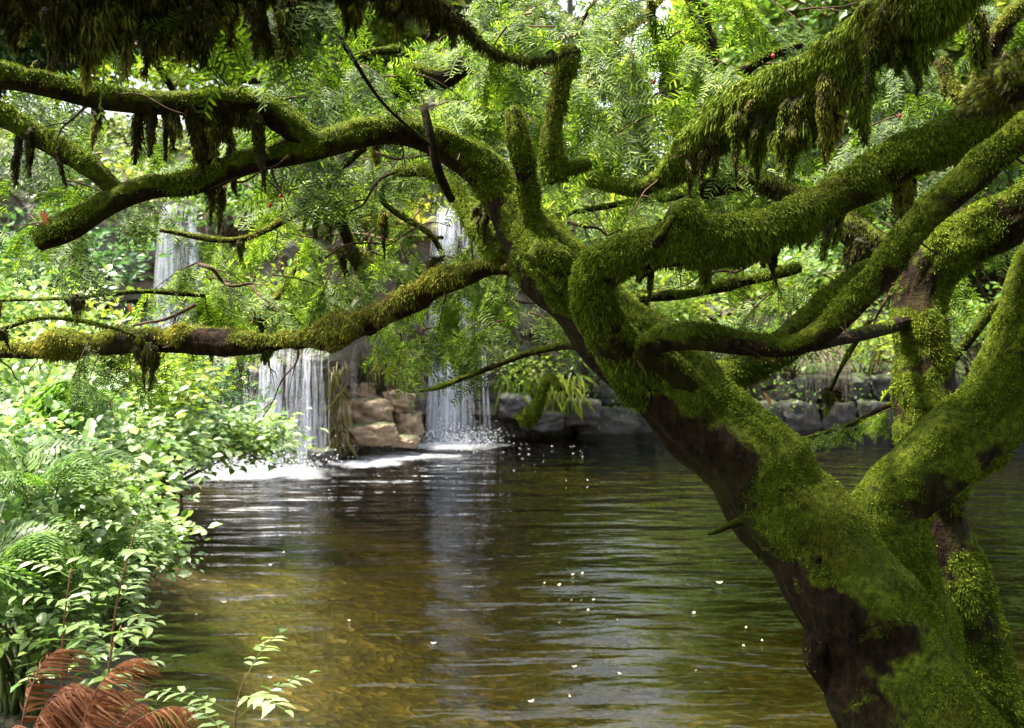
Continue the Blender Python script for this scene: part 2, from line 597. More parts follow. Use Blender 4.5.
M_DEADLEAF = leaf_mat('dead_orange_leaf', [(0.4, 0.12, 0.04), (0.5, 0.2, 0.08)], 0.3, 0.5)

# ---------------------------------------------------------------- terrain, pool
def xleft(y):
    return np.interp(y, [3.0, 4.2, 5.2, 6.3, 8.0, 9.6, 11.6, 13.0], [-0.9, -1.35, -1.75, -2.15, -2.75, -3.25, -4.3, -5.0])


CL = spline(np.array([[-34, 6, 0], [-20, 8.6, 0], [-10, 10.6, 0], [-5.4, 12.0, 0], [-4.0, 12.45, 0], [-2.9, 12.75, 0], [-2.15, 12.95, 0], [-1.85, 13.7, 0],
                      [-1.45, 14.5, 0], [-0.7, 14.95, 0], [0.1, 15.1, 0], [1.2, 15.6, 0], [3.0, 16.0, 0], [6.0, 16.2, 0], [10.0, 15.9, 0], [16, 14.0, 0], [24, 9, 0], [36, 0, 0]], float), 0.07)[:, :2]


def yfar(x):
    return np.interp(x, CL[:, 0], CL[:, 1])


def ground_z(x, y):
    near = y - (3.75 + 0.12 * np.sin(x * 2.1) + 0.1 * np.sin(x * 5.3))
    left = x - xleft(y)
    far = yfar(x) - y + 0.8
    ins = np.minimum(np.minimum(near, left), np.minimum(far, 17 - x))
    z_in = -0.05 - np.clip(ins, 0, 9) * 0.24
    z_in = np.maximum(z_in, -0.55 - 0.12 * np.clip(ins - 2, 0, 5))
    z_out = np.clip(-ins * 0.55, 0, 0.32) + np.clip(-ins - 1.0, 0, 12) * 0.12
    z_out = np.where(y > yfar(x) - 0.5, -0.6, z_out)
    return np.where(ins > 0, z_in, z_out)


gx = np.concatenate([np.linspace(-400, -14, 14), np.arange(-13, -6, 0.5), np.arange(-6, 5, 0.09), np.arange(5, 18, 0.5), np.linspace(19, 400, 14)])
gy = np.concatenate([np.linspace(-300, -4, 10), np.arange(-3, 2.5, 0.4), np.arange(2.5, 10, 0.09), np.arange(10, 18, 0.4), np.linspace(19, 600, 16)])
GX, GY = np.meshgrid(gx, gy)
GZ = ground_z(GX, GY)
GP = np.stack([GX, GY, GZ], -1)
GP[..., 2] += 0.035 * fbm(GP * [3, 3, 0], 5, 3) + 0.05 * vnoise(GP * [0.9, 0.9, 0], 9)
kind(mesh_obj('ground', [(GP, grid_faces(len(gy), len(gx), False), 0)], [M_GROUND]), 'structure')

wx, wy = np.array([-9, 18.0]), np.array([3.0, 17.2])
WX, WY = np.meshgrid(wx, wy)
bv = np.array([[a, b, c] for c in (-3.0, 0.0) for b in (3.0, 17.2) for a in (-9.0, 18.0)])
water = mesh_obj('water', [(bv, np.array([[0, 2, 3, 1], [4, 5, 7, 6], [0, 1, 5, 4], [2, 6, 7, 3], [0, 4, 6, 2], [1, 3, 7, 5]]), 0)], [M_WATER], smooth=False)
kind(water, 'structure')

# cliff: two steps of rock on the left and centre, a low bank on the right, woodland slope behind
s = np.linspace(0, 1, len(CL))
cx = CL[:, 0]
Tn = nrm(np.gradient(CL, axis=0))
Nb = np.stack([-Tn[:, 1], Tn[:, 0]], -1)            # points away from the pool
Nb = nrm(np.stack([np.clip(cx * 0.05, -.8, .8), np.ones(len(cx))], -1))
h1 = np.interp(cx, [-34, -8, -5.0, -3.6, -2.2, -1.9, -1.5, -1.2, -0.1, 0.5, 1.4, 2.6, 20], [1.3, 1.4, 1.45, 1.4, 1.4, 1.9, 2.4, 2.9, 2.9, 1.6, 1.0, 0.75, 0.7])
led = np.interp(cx, [-34, -5, -3, -2.2, -1.6, -1, 0.3, 2, 20], [1.4, 1.5, 1.5, 1.3, 0.9, 0.6, 0.7, 1.2, 1.2])
h2 = np.interp(cx, [-34, -6, -4.5, -3.5, -2, -1, 0.2, 1.5, 4, 20], [3.0, 3.4, 3.05, 3.2, 4.2, 4.7, 3.4, 2.2, 1.5, 1.5])
prof = []
nz = 46
for f in np.linspace(0, 1, nz):
    prof.append((0.0 + 0.1 * f, -0.9 + (h1 + 0.9) * f))
for f in np.linspace(0.12, 1, 10):
    prof.append((0.1 + led * f, h1 + 0.12 * f))
for f in np.linspace(0.04, 1, 30):
    prof.append((0.1 + led + 0.25 * f, h1 + 0.12 + (h2 - h1 - 0.12) * f))
for f in np.linspace(0.05, 1, 26):
    prof.append((0.35 + led + 26 * f, h2 + 4.0 * (f ** 0.85)))
off = np.stack([np.broadcast_to(a, cx.shape) for a, b in prof])
hz = np.stack([np.broadcast_to(b, cx.shape) for a, b in prof])
CP = np.stack([cx[None] + Nb[None, :, 0] * off, CL[None, :, 1] + Nb[None, :, 1] * off, hz], -1)
# blocky strata: beds of random set-back with broken edges
def bedding(p, thick, seed):
    wob = p[..., 2] + 0.05 * vnoise(p * [1.1, 1.1, 0.4], seed)
    k = np.floor(wob / thick)
    jx = np.floor((p[..., 0] + 0.5 * p[..., 1] + 0.37 * k + 0.12 * vnoise(p * 2.0, seed + 3)) / (thick * 2.3))
    return hash3(k.astype(np.int64), jx.astype(np.int64), jx.astype(np.int64) * 0, seed)
lowpart = (np.arange(len(prof)) < nz + 40)[:, None]
dsp = (0.09 * bedding(CP, 0.27, 3) + 0.06 * bedding(CP, 0.13, 8) + 0.16 * fbm(CP * 0.9, 21, 4)) * lowpart
CP[..., 0] -= Nb[None, :, 0] * dsp
CP[..., 1] -= Nb[None, :, 1] * dsp
CP[..., 2] += 0.08 * fbm(CP * 1.3, 33, 3) + (~lowpart) * 0.35 * fbm(CP * 0.35, 40, 3)
CP = CP[:, ::-1]
cf = grid_faces(CP.shape[0], CP.shape[1], False)
nsl = (CP.shape[0] - 27) * (CP.shape[1] - 1)
kind(mesh_obj('cliff', [(CP, cf[:nsl], 0), (CP[-27:], cf[nsl:] - cf[nsl:].min(), 1)], [M_CLIFF, plain_mat('woodland_soil', [(0.006, 0.008, 0.003), (0.02, 0.025, 0.008)], 3)], smooth=False), 'structure')


def slope_z(x, y):
    """height of the woodland slope behind the pool"""
    i = np.argmin((CL[:, 0] - x) ** 2 + (CL[:, 1] - y) ** 2)
    o = math.hypot(CL[i, 0] - x, CL[i, 1] - y)
    f = max(0.0, (o - 0.35 - led[i]) / 26)
    if o < led[i]:
        return h1[i]
    return h2[i] + 4.0 * min(f, 1) ** 0.85


def boulder(name, c, size, seed, mat, rz=0.0, label=None, cat='boulder', group=None, parent=None, block=0.35, origin=(0, 0, 0)):
    n = 26
    th = np.linspace(0, np.pi, n)
    ph = np.linspace(0, 2 * np.pi, 2 * n, endpoint=False)
    A, B = np.meshgrid(th, ph, indexing='ij')
    d = np.stack([np.sin(A) * np.cos(B), np.sin(A) * np.sin(B), np.cos(A)], -1)
    e = np.sign(d) * np.abs(d) ** block
    r = 1.0 / np.maximum(np.abs(d).max(-1), 1e-6)
    q = d * (r[..., None] * block + (1 - block))
    q = nrm(q) * (np.linalg.norm(q, axis=-1, keepdims=True))
    q = q * (1 + 0.16 * fbm(d * 1.3 + seed * 7.1, seed, 3)[..., None] + 0.09 * fbm(d * 4.5 + seed, seed + 5, 4)[..., None] - 0.07 * (np.abs(vnoise(d * 3.1 + seed * 2.2, seed + 11)) < 0.07)[..., None])
    q = q * (np.asarray(size) / 2) * 0.9
    c_, s_ = math.cos(rz), math.sin(rz)
    q = q @ np.array([[c_, s_, 0], [-s_, c_, 0], [0, 0, 1.0]])
    o = mesh_obj(name, [(q.reshape(-1, 3), grid_faces(n, 2 * n), 0)], [mat], parent)
    o.location = [float(v) for v in np.asarray(c) - np.asarray(origin)]
    if label:
        tag(o, label, cat, group)
    return o


BOULD = [  # px, py, d, width px, height px, label
    (368, 412, 13.35, 46, 26, 'large tan rounded boulder in the middle of the rocks beside the central waterfall'),
    (340, 414, 13.2, 26, 26, 'tan boulder leaning against the left of the big rounded boulder'),
    (372, 433, 13.15, 52, 20, 'broad grey brown boulder at the waterline below the big tan boulder'),
    (338, 436, 13.0, 32, 18, 'orange stained boulder at the waterline nearest the left waterfall'),
    (398, 402, 13.6, 30, 20, 'small brown boulder on the right shoulder of the rock pile'),
    (355, 391, 13.6, 40, 18, 'flat brown slab bridging the top of the rock pile'),
    (408, 424, 13.55, 26, 24, 'dark wet boulder between the rock pile and the central waterfall'),
    (390, 381, 13.9, 34, 18, 'mossy brown block set above the rock pile beneath the trickles'),
    (345, 372, 13.9, 36, 20, 'weathered brown block above the slab at the top of the rock pile'),
    (375, 360, 14.1, 44, 20, 'long tan block crossing the top of the rock stack under the yew sprays', ),
    (405, 362, 14.2, 30, 22, 'square brown block at the top right of the rock stack'),
    (345, 350, 14.1, 34, 18, 'dark topped block at the top left of the rock stack'),
    (322, 395, 13.3, 20, 30, 'upright tan stone between the left waterfall and the rock stack'),
    (405, 441, 13.2, 26, 10, 'low wet stone in the foam at the foot of the rock pile'),
    (322, 455, 12.3, 24, 12, 'small dark stone at the foot of the left waterfall'),
    (514, 405, 14.75, 34, 22, 'dark grey boulder just right of the central waterfall'),
    (540, 420, 14.9, 44, 18, 'long low dark stone right of the central waterfall at the waterline'),
    (580, 412, 15.1, 40, 24, 'square dark stone behind the hanging moss tuft at the far waterline'),
]
for i, (px, py, d, w, h, lab) in enumerate(BOULD):
    p = P(px, py, d)
    k = d / F
    boulder('boulder', p, (w * k * 1.1, w * k * 0.95, h * k * 1.25), i + 3, M_SAND if i < 14 else M_BLOCK, rng.uniform(-0.4, 0.4), lab, 'boulder', 'boulders round the waterfalls', block=0.74)

# dressed stone wall along the right shore: two courses of big blocks
wall = thing('stone_wall', 'low dark stone block wall along the far shore under the trailing shrub', 'wall', (3.4, 15.55, 0))
x = 0.9
j = 0
while x < 9.5:
    w = rng.uniform(0.5, 0.95)
    y = float(yfar(x + w / 2)) - 0.28
    boulder('wall_stone', (x + w / 2, y, 0.12), (w * 1.12, 0.5, 0.62), 60 + j, M_BLOCK, rng.uniform(-0.04, 0.04), parent=wall, block=0.8, origin=(3.4, 15.55, 0))
    if j % 5 != 3:
        boulder('wall_stone', (x + w / 2 + 0.25, y + 0.12, 0.58), (w * 1.05, 0.5, 0.4), 90 + j, M_BLOCK, rng.uniform(-0.05, 0.05), parent=wall, block=0.78, origin=(3.4, 15.55, 0))
    x += w
    j += 1

# ---------------------------------------------------------------- waterfalls
def waterfall(label, lip0, lip1, base_z, n, rad, spread, throw, nsub=1):
    lip0, lip1 = np.asarray(lip0, float), np.asarray(lip1, float)
    root = thing('waterfall', label, 'waterfall', ((lip0 + lip1) / 2 * [1, 1, 0] + [0, 0, base_z]))
    o = np.array(root.location)
    chunks = []
    mid = (lip0 + lip1) / 2
    W_ = np.linalg.norm(lip1 - lip0)
    nc = max(2, int(W_ / 0.11))
    cc_, cw_ = rng.random(nc), rng.dirichlet(np.ones(nc) * 1.3)
    for k in range(int(n * 0.95)):
        t = np.clip(rng.choice(cc_, p=cw_) + rng.normal(0, 0.035 / W_) if rng.random() < .8 else rng.random(), 0, 1)
        st = lip0 + (lip1 - lip0) * t
        st = st + rng.normal(0, 0.02, 3)
        H = st[2] - base_z
        f0 = 0 if rng.random() < 0.45 else rng.uniform(0, 0.75)
        f1 = 1 if rng.random() < 0.7 else rng.uniform(max(0.4, f0 + 0.15), 1)
        f = np.linspace(f0, f1, 12)
        c = np.stack([st[0] + (st[0] - mid[0]) * spread * f + 0.012 * np.sin(f * 6 + k) + rng.normal(0, 0.035) * f,
                      st[1] - throw * np.sqrt(f + 0.002) + rng.normal(0, 0.05) * f,
                      st[2] - H * f], -1)
        if f0 == 0:
            c[0] = st + [0, 0.3, 0.05]
            c[1] = st + [0, 0.04, 0.0]
        r = 0.75 * rad * rng.uniform(0.5, 1.6) * (0.45 + 0.75 * f) * np.clip((1.02 - np.abs(np.linspace(-1, 1, 12)) ** 6), 0.1, 1)
        v, fa = tube(c, r, 5)
        chunks.append((v, fa, 0))
    mesh_obj('falling_stream', chunks, [M_FALL], root, o)
    # spray drops at the foot
    q = []
    nd = int(n * 3)
    oct_v = np.array([[1, 0, 0], [-1, 0, 0], [0, 1, 0], [0, -1, 0], [0, 0, 1], [0, 0, -1.0]])
    oct_f = np.array([[0, 2, 4], [2, 1, 4], [1, 3, 4], [3, 0, 4], [2, 0, 5], [1, 2, 5], [3, 1, 5], [0, 3, 5]])
    t = rng.random(nd)
    pos = lip0 + (lip1 - lip0) * t[:, None]
    pos[:, 0] += (pos[:, 0] - mid[0]) * spread + rng.normal(0, 0.14, nd)
    pos[:, 1] += -throw + rng.normal(-0.1, 0.16, nd)
    pos[:, 2] = base_z + np.abs(rng.normal(0, 0.11, nd)) + 0.01
    v, fa = scatter(oct_v, oct_f, np.tile(np.eye(3), (nd, 1, 1)), pos, rng.uniform(0.003, 0.009, nd))
    sp_ = mesh_obj('spray', [(v, fa, 0)], [M_FOAM], root, o, attrs={'cover': np.full(len(v), 2.0)})
    kind(sp_, 'stuff')
    return root


def ypx(py, d):
    return P(0, py, d)[2]


waterfall('broad white waterfall in the centre dropping into the pool', (-0.98, 14.45, 3.05), (-0.42, 14.55, 3.05), 0, 360, 0.009, 0.4, 0.22)
waterfall('upper tier of the central waterfall half hidden behind the mossy trunk', (-0.86, 15.15, 4.75), (-0.5, 15.2, 4.75), 3.02, 60, 0.01, 0.25, 0.12)
waterfall('wide left waterfall falling behind the leafy bank', (-3.3, 12.3, ypx(352, 12.4)), (-2.15, 12.6, ypx(352, 12.4)), 0, 420, 0.008, 0.05, 0.18)
waterfall('tall upper left waterfall falling in front of dark rock', (-4.3, 13.6, ypx(208, 13.7)), (-3.92, 13.6, ypx(208, 13.7)), 1.5, 230, 0.010, 0.35, 0.15)
waterfall('thin trickle running down over the tan boulders', (-2.0, 13.35, ypx(345, 13.3)), (-1.88, 13.35, ypx(345, 13.3)), 0.0, 9, 0.006, 0.2, 0.2)
waterfall('slender trickle beside the rock pile nearest the central waterfall', (-1.68, 13.9, ypx(325, 13.8)), (-1.5, 13.95, ypx(325, 13.8)), 0.0, 14, 0.006, 0.2, 0.28)


def foam(cx_, cy_, rx, ry, seed, name='foam'):
    nx, ny = 90, 50
    X, Y = np.meshgrid(np.linspace(-1, 1, nx), np.linspace(-1, 1, ny))
    r = np.sqrt(X ** 2 + Y ** 2)
    p = np.stack([cx_ + X * rx, cy_ + Y * ry, 0 * X], -1)
    core = np.clip(1 - r, 0, 1)
    p[..., 2] = 0.006 + core * 0.018 * np.clip(0.5 + fbm(p * [6, 6, 1], seed, 3), 0, 2)
    cov = np.clip(core * 1.25, 0, 1.0) + 0.22 * fbm(p * 2.0, seed + 2, 3)
    cov[r > 1] = -1
    o = mesh_obj(name, [(p, grid_faces(ny, nx, False), 0)], [M_FOAM], attrs={'cover': cov})
    return kind(o, 'stuff')


foam(-0.75, 14.05, 1.0, 0.75, 1)
foam(-1.35, 13.1, 1.1, 0.55, 7)
foam(-2.75, 12.0, 1.6, 0.8, 3)
foam(-1.9, 12.55, 0.9, 0.45, 21)
foam(-3.6, 11.6, 0.9, 0.5, 12)

# ---------------------------------------------------------------- plant templates
LEAF_V = np.array([[0, 0, 0], [0, .33, -.01], [0, .68, -.05], [0, 1, -.16], [-.25, .3, .05], [-.22, .66, .02], [.25, .3, .05], [.22, .66, .02]])
LEAF_F = [np.array([[0, 6, 1], [0, 1, 4], [2, 7, 3], [2, 3, 5]]), np.array([[1, 6, 7, 2], [4, 1, 2, 5]])]
LEAF4_V = np.array([[0, 0, 0], [.3, .5, .06], [0, 1, -.1], [-.3, .5, .06]])
LEAF4_F = np.array([[0, 1, 2], [0, 2, 3]])


def needle_spray(L=0.14, step=0.0055, nl=0.022, nw=0.0032, sides=3, seed=0):
    """flat yew spray along +y: a twig with two ranks of needles and a few side shoots"""
    r = np.random.default_rng(seed)
    V, Fq = [], []
    def shoot(p0, d, L):
        n = max(4, int(L / step))
        t = np.linspace(0.04, 1, n)
        droop = -0.22 * L * t ** 2
        pc = p0 + d[None] * (t * L)[:, None]
        pc[:, 2] += droop
        side = np.array([d[1], -d[0], 0])
        for sgn in (-1, 1):
            ln = nl * (0.65 + 0.5 * np.sin(np.pi * np.clip(t * 0.9 + 0.1, 0, 1))) * r.uniform(0.8, 1.15, n)
            dd = nrm(side[None] * sgn + d[None] * r.uniform(0.45, 0.8, n)[:, None] + np.array([0, 0, 1.0]) * r.normal(0.02, 0.18, n)[:, None])
            w = d[None] * nw / 2
            a = pc
            tip = a + dd * ln[:, None]
            mid = a + dd * ln[:, None] * 0.55
            base = len(V) and sum(len(x) for x in V) or 0
            V.append(np.concatenate([a - w * .5, a + w * .5, mid + w, tip, mid - w]))
            i = np.arange(n)
            Fq.append(base + np.stack([i, n + i, 2 * n + i, 3 * n + i, 4 * n + i], -1))
        base = sum(len(x) for x in V)
        w = side * 0.0012
        V.append(np.concatenate([pc - w, pc + w]))
        i = np.arange(n - 1)
        Fs.append(base + np.stack([i, i + 1, n + i + 1, n + i], -1))
    Fs = []
    shoot(np.zeros(3), np.array([0, 1.0, 0]), L)
    for k in range(sides):
        f = (k + 1) / (sides + 1.5)
        sg = 1 if (k + seed) % 2 else -1
        a = R(r.uniform(35, 60)) * sg
        shoot(np.array([0, f * L, -0.22 * L * f * f]), np.array([math.sin(a), math.cos(a), 0]), L * r.uniform(0.35, 0.6))
    return np.concatenate(V), [np.concatenate(Fq), np.concatenate(Fs)]


SPRAYS = [needle_spray(0.15, 0.011, 0.03, 0.007, 2, 1), needle_spray(0.19, 0.012, 0.032, 0.0075, 3, 2), needle_spray(0.12, 0.0105, 0.028, 0.007, 1, 3)]
FARSPRAY = [needle_spray(0.3, 0.018, 0.05, 0.012, 4, 4), needle_spray(0.38, 0.02, 0.055, 0.013, 6, 5)]


def sprays_along(c, n, length=1.0, droop=0.6, lib=SPRAYS, r=rng, spreadr=0.0, f0=0.0):
    """sprays leaving both sides of a drooping shoot c"""
    T = nrm(np.gradient(c, axis=0))
    out = []
    idx = (f0 + (1 - f0) * r.random(n)) * (len(c) - 1.001)
    i = idx.astype(int)
    fr = (idx - i)[:, None]
    pos = c[i] * (1 - fr) + c[i + 1] * fr
    t = T[i]
    side = nrm(np.cross(t, [0, 0, 1.0]) + 1e-6)
    sg = r.choice([-1, 1], n)[:, None]
    d = nrm(t * r.uniform(0.3, 1.1, n)[:, None] + side * sg * r.uniform(0.3, 1.0, n)[:, None] + np.array([0, 0, -1.0]) * (droop * r.uniform(0.3, 1.6, n))[:, None] + r.normal(0, 0.15, (n, 3)))
    pos = pos + r.normal(0, 1, (n, 3)) * spreadr
    M = rot_to(d, r.normal(0, 0.5, n))
    s_ = length * r.uniform(0.65, 1.3, n)
    which = r.integers(0, len(lib), n)
    for w in range(len(lib)):
        k = which == w
        if k.any():
            v, f = scatter(lib[w][0], lib[w][1], M[k], pos[k], s_[k])
            out.append((v, f, 0))
    return out


# ---------------------------------------------------------------- the mossy yew
YB = np.array([1.35, 3.15, 0.25])
yew = thing('yew_tree', 'moss covered old yew leaning over the pool with several twisting trunks', 'tree', YB)


def limb(pts, moss=0.6, bias=0.7, density=42000, blade=0.02, droop=0.5, name='limb', segs=36, step=0.02, lump=0.35, bare=0.12, knots=0.1, blade_w=0.0022, mat=None, out=0.7, bdir=(0, 0, 1), lowknots=0.0, mgrad=0.0, mrough=0.42, slim=0.86):
    """pts: (px, py, depth, radius in px). A limb with its own moss."""
    q = np.array([list(P(a, b, d)) + [r * slim * d / F] for a, b, d, r in pts])
    sp = spline(q, step)
    c, rad = sp[:, :3], np.maximum(sp[:, 3], 0.003)
    seed = int(abs(pts[0][0] * 7 + pts[-1][1] * 3)) % 997
    c = c + 0.25 * rad[:, None] * np.stack([vnoise(c * 5, seed), vnoise(c * 5, seed + 1), vnoise(c * 5, seed + 2)], -1)
    T, Nn, B = frames(c)
    a = np.linspace(0, 2 * np.pi, segs, endpoint=False)
    dirs = np.cos(a)[None, :, None] * Nn[:, None] + np.sin(a)[None, :, None] * B[:, None]
    sarc = np.concatenate([[0], np.cumsum(np.linalg.norm(np.diff(c, axis=0), axis=1))])
    p0 = c[:, None] + dirs * rad[:, None, None]
    rid = np.stack([np.cos(a)[None] * 2.6 + 0 * sarc[:, None], np.sin(a)[None] * 2.6 + 0 * sarc[:, None], np.repeat(sarc[:, None] * 2.2, segs, 1)], -1)
    k = 1 + 0.13 * fbm(rid, seed + 4, 3) + knots * vnoise(p0 * 9, seed + 6) + 0.035 * fbm(np.concatenate([rid[..., :2] * 4, rid[..., 2:] * 2.5], -1), seed + 14, 3)
    up = dirs @ nrm(np.array(bdir, float))
    k = k + lowknots * fbm(p0 * 6, seed + 12, 3)
    m = moss + 0.3 * vnoise(p0 * 38, seed + 15) + bias * up * 0.6 + mrough * fbm(p0 * 6.5, seed + 8, 4) + mgrad * (sarc / sarc[-1])[:, None]
    m = np.clip(m, 0, 1)
    k = k + m * (0.10 + lump * np.clip(0.3 + vnoise(p0 * 11, seed + 9) + 0.5 * vnoise(p0 * 23, seed + 10), 0, 1.5)) * np.clip(0.03 / rad, 0.35, 1.3)[:, None]
    G = c[:, None] + dirs * (rad[:, None] * k)[..., None]
    cap0, cap1 = np.repeat(c[:1, None], segs, 1), np.repeat(c[-1:, None] + T[-1] * rad[-1] * 0.5, segs, 1)
    G2 = np.concatenate([cap0, G, cap1])
    m2 = np.concatenate([m[:1], m, m[-1:]])
    o = mesh_obj(name, [(G2.reshape(-1, 3), grid_faces(len(G2), segs), 0)], [M_BARK], yew, YB, attrs={'moss': m2})
    bl = blades(G, m, density, blade, droop, blade_w, out=out)
    if bl is not None:
        mesh_obj('moss', [bl], [mat or M_MOSS], o, YB, smooth=False)
    o['_c'] = 0
    del o['_c']
    return o, c, rad


def blades(G, m, density, L, droop, w, out=0.7, thresh=0.42, r=rng):
    Rn, S = m.shape
    j2 = (np.arange(S) + 1) % S
    A, Bq, Cq, D = G[:-1], G[:-1][:, j2], G[1:][:, j2], G[1:]
    n = np.cross(Cq - A, D - Bq)
    area = 0.5 * np.linalg.norm(n, axis=-1)
    n = -nrm(n)
    # make normals point away from the centre of their ring
    cen = G.mean(1)[:-1]
    sgn = np.sign(((A + Cq) / 2 - cen[:, None]) * n).sum(-1)
    n = n * np.where((((A + Cq) / 2 - cen[:, None]) * n).sum(-1) < 0, -1, 1)[..., None]
    mm = np.clip((m[:-1] - thresh + 0.15) / 0.35, 0, 1)
    wgt = (area * mm).ravel()
    tot = wgt.sum()
    cnt = int(tot * density * 1.25)
    if cnt < 5:
        return None
    idx = np.searchsorted(np.cumsum(wgt), r.random(cnt) * tot)
    idx = np.minimum(idx, len(wgt) - 1)
    u, v = r.random((cnt, 1)), r.random((cnt, 1))
    fA, fB, fC, fD = [x.reshape(-1, 3)[idx] for x in (A, Bq, Cq, D)]
    p = fA * (1 - u) * (1 - v) + fB * u * (1 - v) + fC * u * v + fD * (1 - u) * v
    nn = n.reshape(-1, 3)[idx]
    # tufts comb together: direction jitter from a smooth field plus a bit of chaos
    jf = np.stack([vnoise(p * 45, 1), vnoise(p * 45, 2), vnoise(p * 45, 3)], -1)
    ln = 0.62 * L * r.uniform(0.5, 1.4, (cnt, 1)) * (0.45 + 1.1 * np.clip(0.5 + 0.9 * vnoise(p * 9, 4) + 0.4 * vnoise(p * 27, 5), 0, 1.2))[:, None]
    d1 = nrm(nn * out + jf * 0.55 + r.normal(0, 0.28, (cnt, 3)) + np.array([0, 0, -droop * 0.5]))
    d2 = nrm(d1 + np.array([0, 0, -droop]) + r.normal(0, 0.2, (cnt, 3)))
    side = nrm(np.cross(d1, r.normal(0, 1, (cnt, 3)))) * w * 0.75 * r.uniform(0.7, 1.4, (cnt, 1))
    p = p - nn * 0.002
    mid = p + d1 * ln * 0.5
    tip = mid + d2 * ln * 0.55
    V = np.stack([p - side * .6, p + side * .6, mid + side, tip, mid - side], 1).reshape(-1, 3)
    i = np.arange(cnt)[:, None] * 5
    return V, np.concatenate([i, i + 1, i + 2, i + 3, i + 4], 1), 0


def clump(parent, px, py0, py1, d, rpx, density=26000, blade=0.045, mat=None, lean=0.0):
    """a beard of moss: several uneven wisps of different length and tone"""
    n = 2 if rpx < 9 else (4 if rpx < 20 else 6)
    if parent is l16:
        n = int(n * 1.4)
    for k in range(n):
        f = rng.uniform(0.2, 1.0) if k else 1.0
        wisp(parent, px + rng.normal(0, rpx * 0.5), py0 + rng.uniform(-3, 3), py0 + (py1 - py0) * f, d + rng.normal(0, rpx * 0.35) * d / F, rpx * rng.uniform(0.28, 0.5) + 1.5,
             density, blade * rng.uniform(.8, 1.3), (mat or M_SHADEDMOSS) if rng.random() < .7 else M_SUNOLDMOSS, 0.12, lean + rng.normal(0, 4))


def wisp(parent, px, py0, py1, d, rpx, density=26000, blade=0.045, mat=None, taper=0.35, lean=0.0):
    """a beard of moss hanging from a limb"""
    n = 6
    f = np.linspace(0, 1, n)
    prof_ = np.array([0.15, 0.95, 0.8, 0.6, 0.38, taper])
    pts = [(px + lean * t + rng.normal(0, rpx * 0.12), py0 + (py1 - py0) * t, d + rng.normal(0, 0.01), rpx * 0.8 * k) for t, k in zip(f, prof_)]
    q = np.array([list(P(a, b, dd)) + [r * dd / F] for a, b, dd, r in pts])
    sp = spline(q, 0.012)
    c, rad = sp[:, :3], np.maximum(sp[:, 3], 0.004)
    T, Nn, B = frames(c)
    segs = 26
    a = np.linspace(0, 2 * np.pi, segs, endpoint=False)
    dirs = np.cos(a)[None, :, None] * Nn[:, None] + np.sin(a)[None, :, None] * B[:, None]
    p0 = c[:, None] + dirs * rad[:, None, None]
    sd = int(px + py0) % 991
    k = 0.8 + 0.45 * fbm(p0 * [22, 22, 7], sd, 3)
    G = c[:, None] + dirs * (rad[:, None] * k)[..., None]
    G2 = np.concatenate([np.repeat(c[:1, None], segs, 1), G, np.repeat(c[-1:, None], segs, 1)])
    b = blades(G, np.ones(G.shape[:2]), density, blade, 1.5, 0.0024, out=0.55)
    return mesh_obj('moss_clump', [(G2.reshape(-1, 3), grid_faces(len(G2), segs), 1), b], [mat or M_SHADEDMOSS, M_CORE], parent, YB, smooth=False)


# trunks
tA, _, _ = limb([(965, 900, 2.95, 100), (935, 790, 3.0, 82), (893, 680, 3.05, 70), (850, 600, 3.1, 64), (805, 530, 3.15, 56), (755, 468, 3.2, 50), (700, 415, 3.25, 48), (645, 362, 3.3, 46),
             (590, 310, 3.35, 40), (545, 262, 3.4, 36), (518, 225, 3.42, 26), (500, 195, 3.45, 20)], moss=0.26, bias=1.6, bdir=(0.75, -0.2, 0.65), mgrad=0.5, mrough=0.7, slim=0.92, name='trunk', segs=64, step=0.014, blade=0.0115, density=95000, blade_w=0.0017, lump=0.25, knots=0.07)
tB, _, _ = limb([(1020, 920, 3.2, 90), (975, 800, 3.2, 70), (930, 695, 3.2, 58), (897, 610, 3.2, 52), (880, 545, 3.2, 47), (896, 495, 3.22, 44), (945, 455, 3.23, 44), (990, 415, 3.25, 43), (1022, 365, 3.25, 42), (1050, 300, 3.2, 40), (1085, 200, 3.1, 38), (1120, 60, 3.0, 36)],
             moss=0.7, bias=0.6, mrough=0.62, name='trunk', segs=64, step=0.014, blade=0.0115, density=95000, blade_w=0.0017, lump=0.25, knots=0.08)
tC, _, _ = limb([(1060, 880, 3.4, 56), (1010, 770, 3.45, 48), (978, 680, 3.5, 44), (955, 590, 3.55, 37), (940, 520, 3.6, 31), (928, 450, 3.65, 34), (926, 400, 3.7, 33), (915, 340, 3.75, 27), (920, 290, 3.8, 28), (950, 250, 3.8, 30), (1000, 225, 3.75, 30), (1060, 190, 3.7, 28), (1140, 120, 3.6, 26)],
             moss=0.52, bias=0.6, mrough=0.75, name='trunk', segs=48, step=0.016, blade=0.018, density=48000, lump=0.4, knots=0.14)
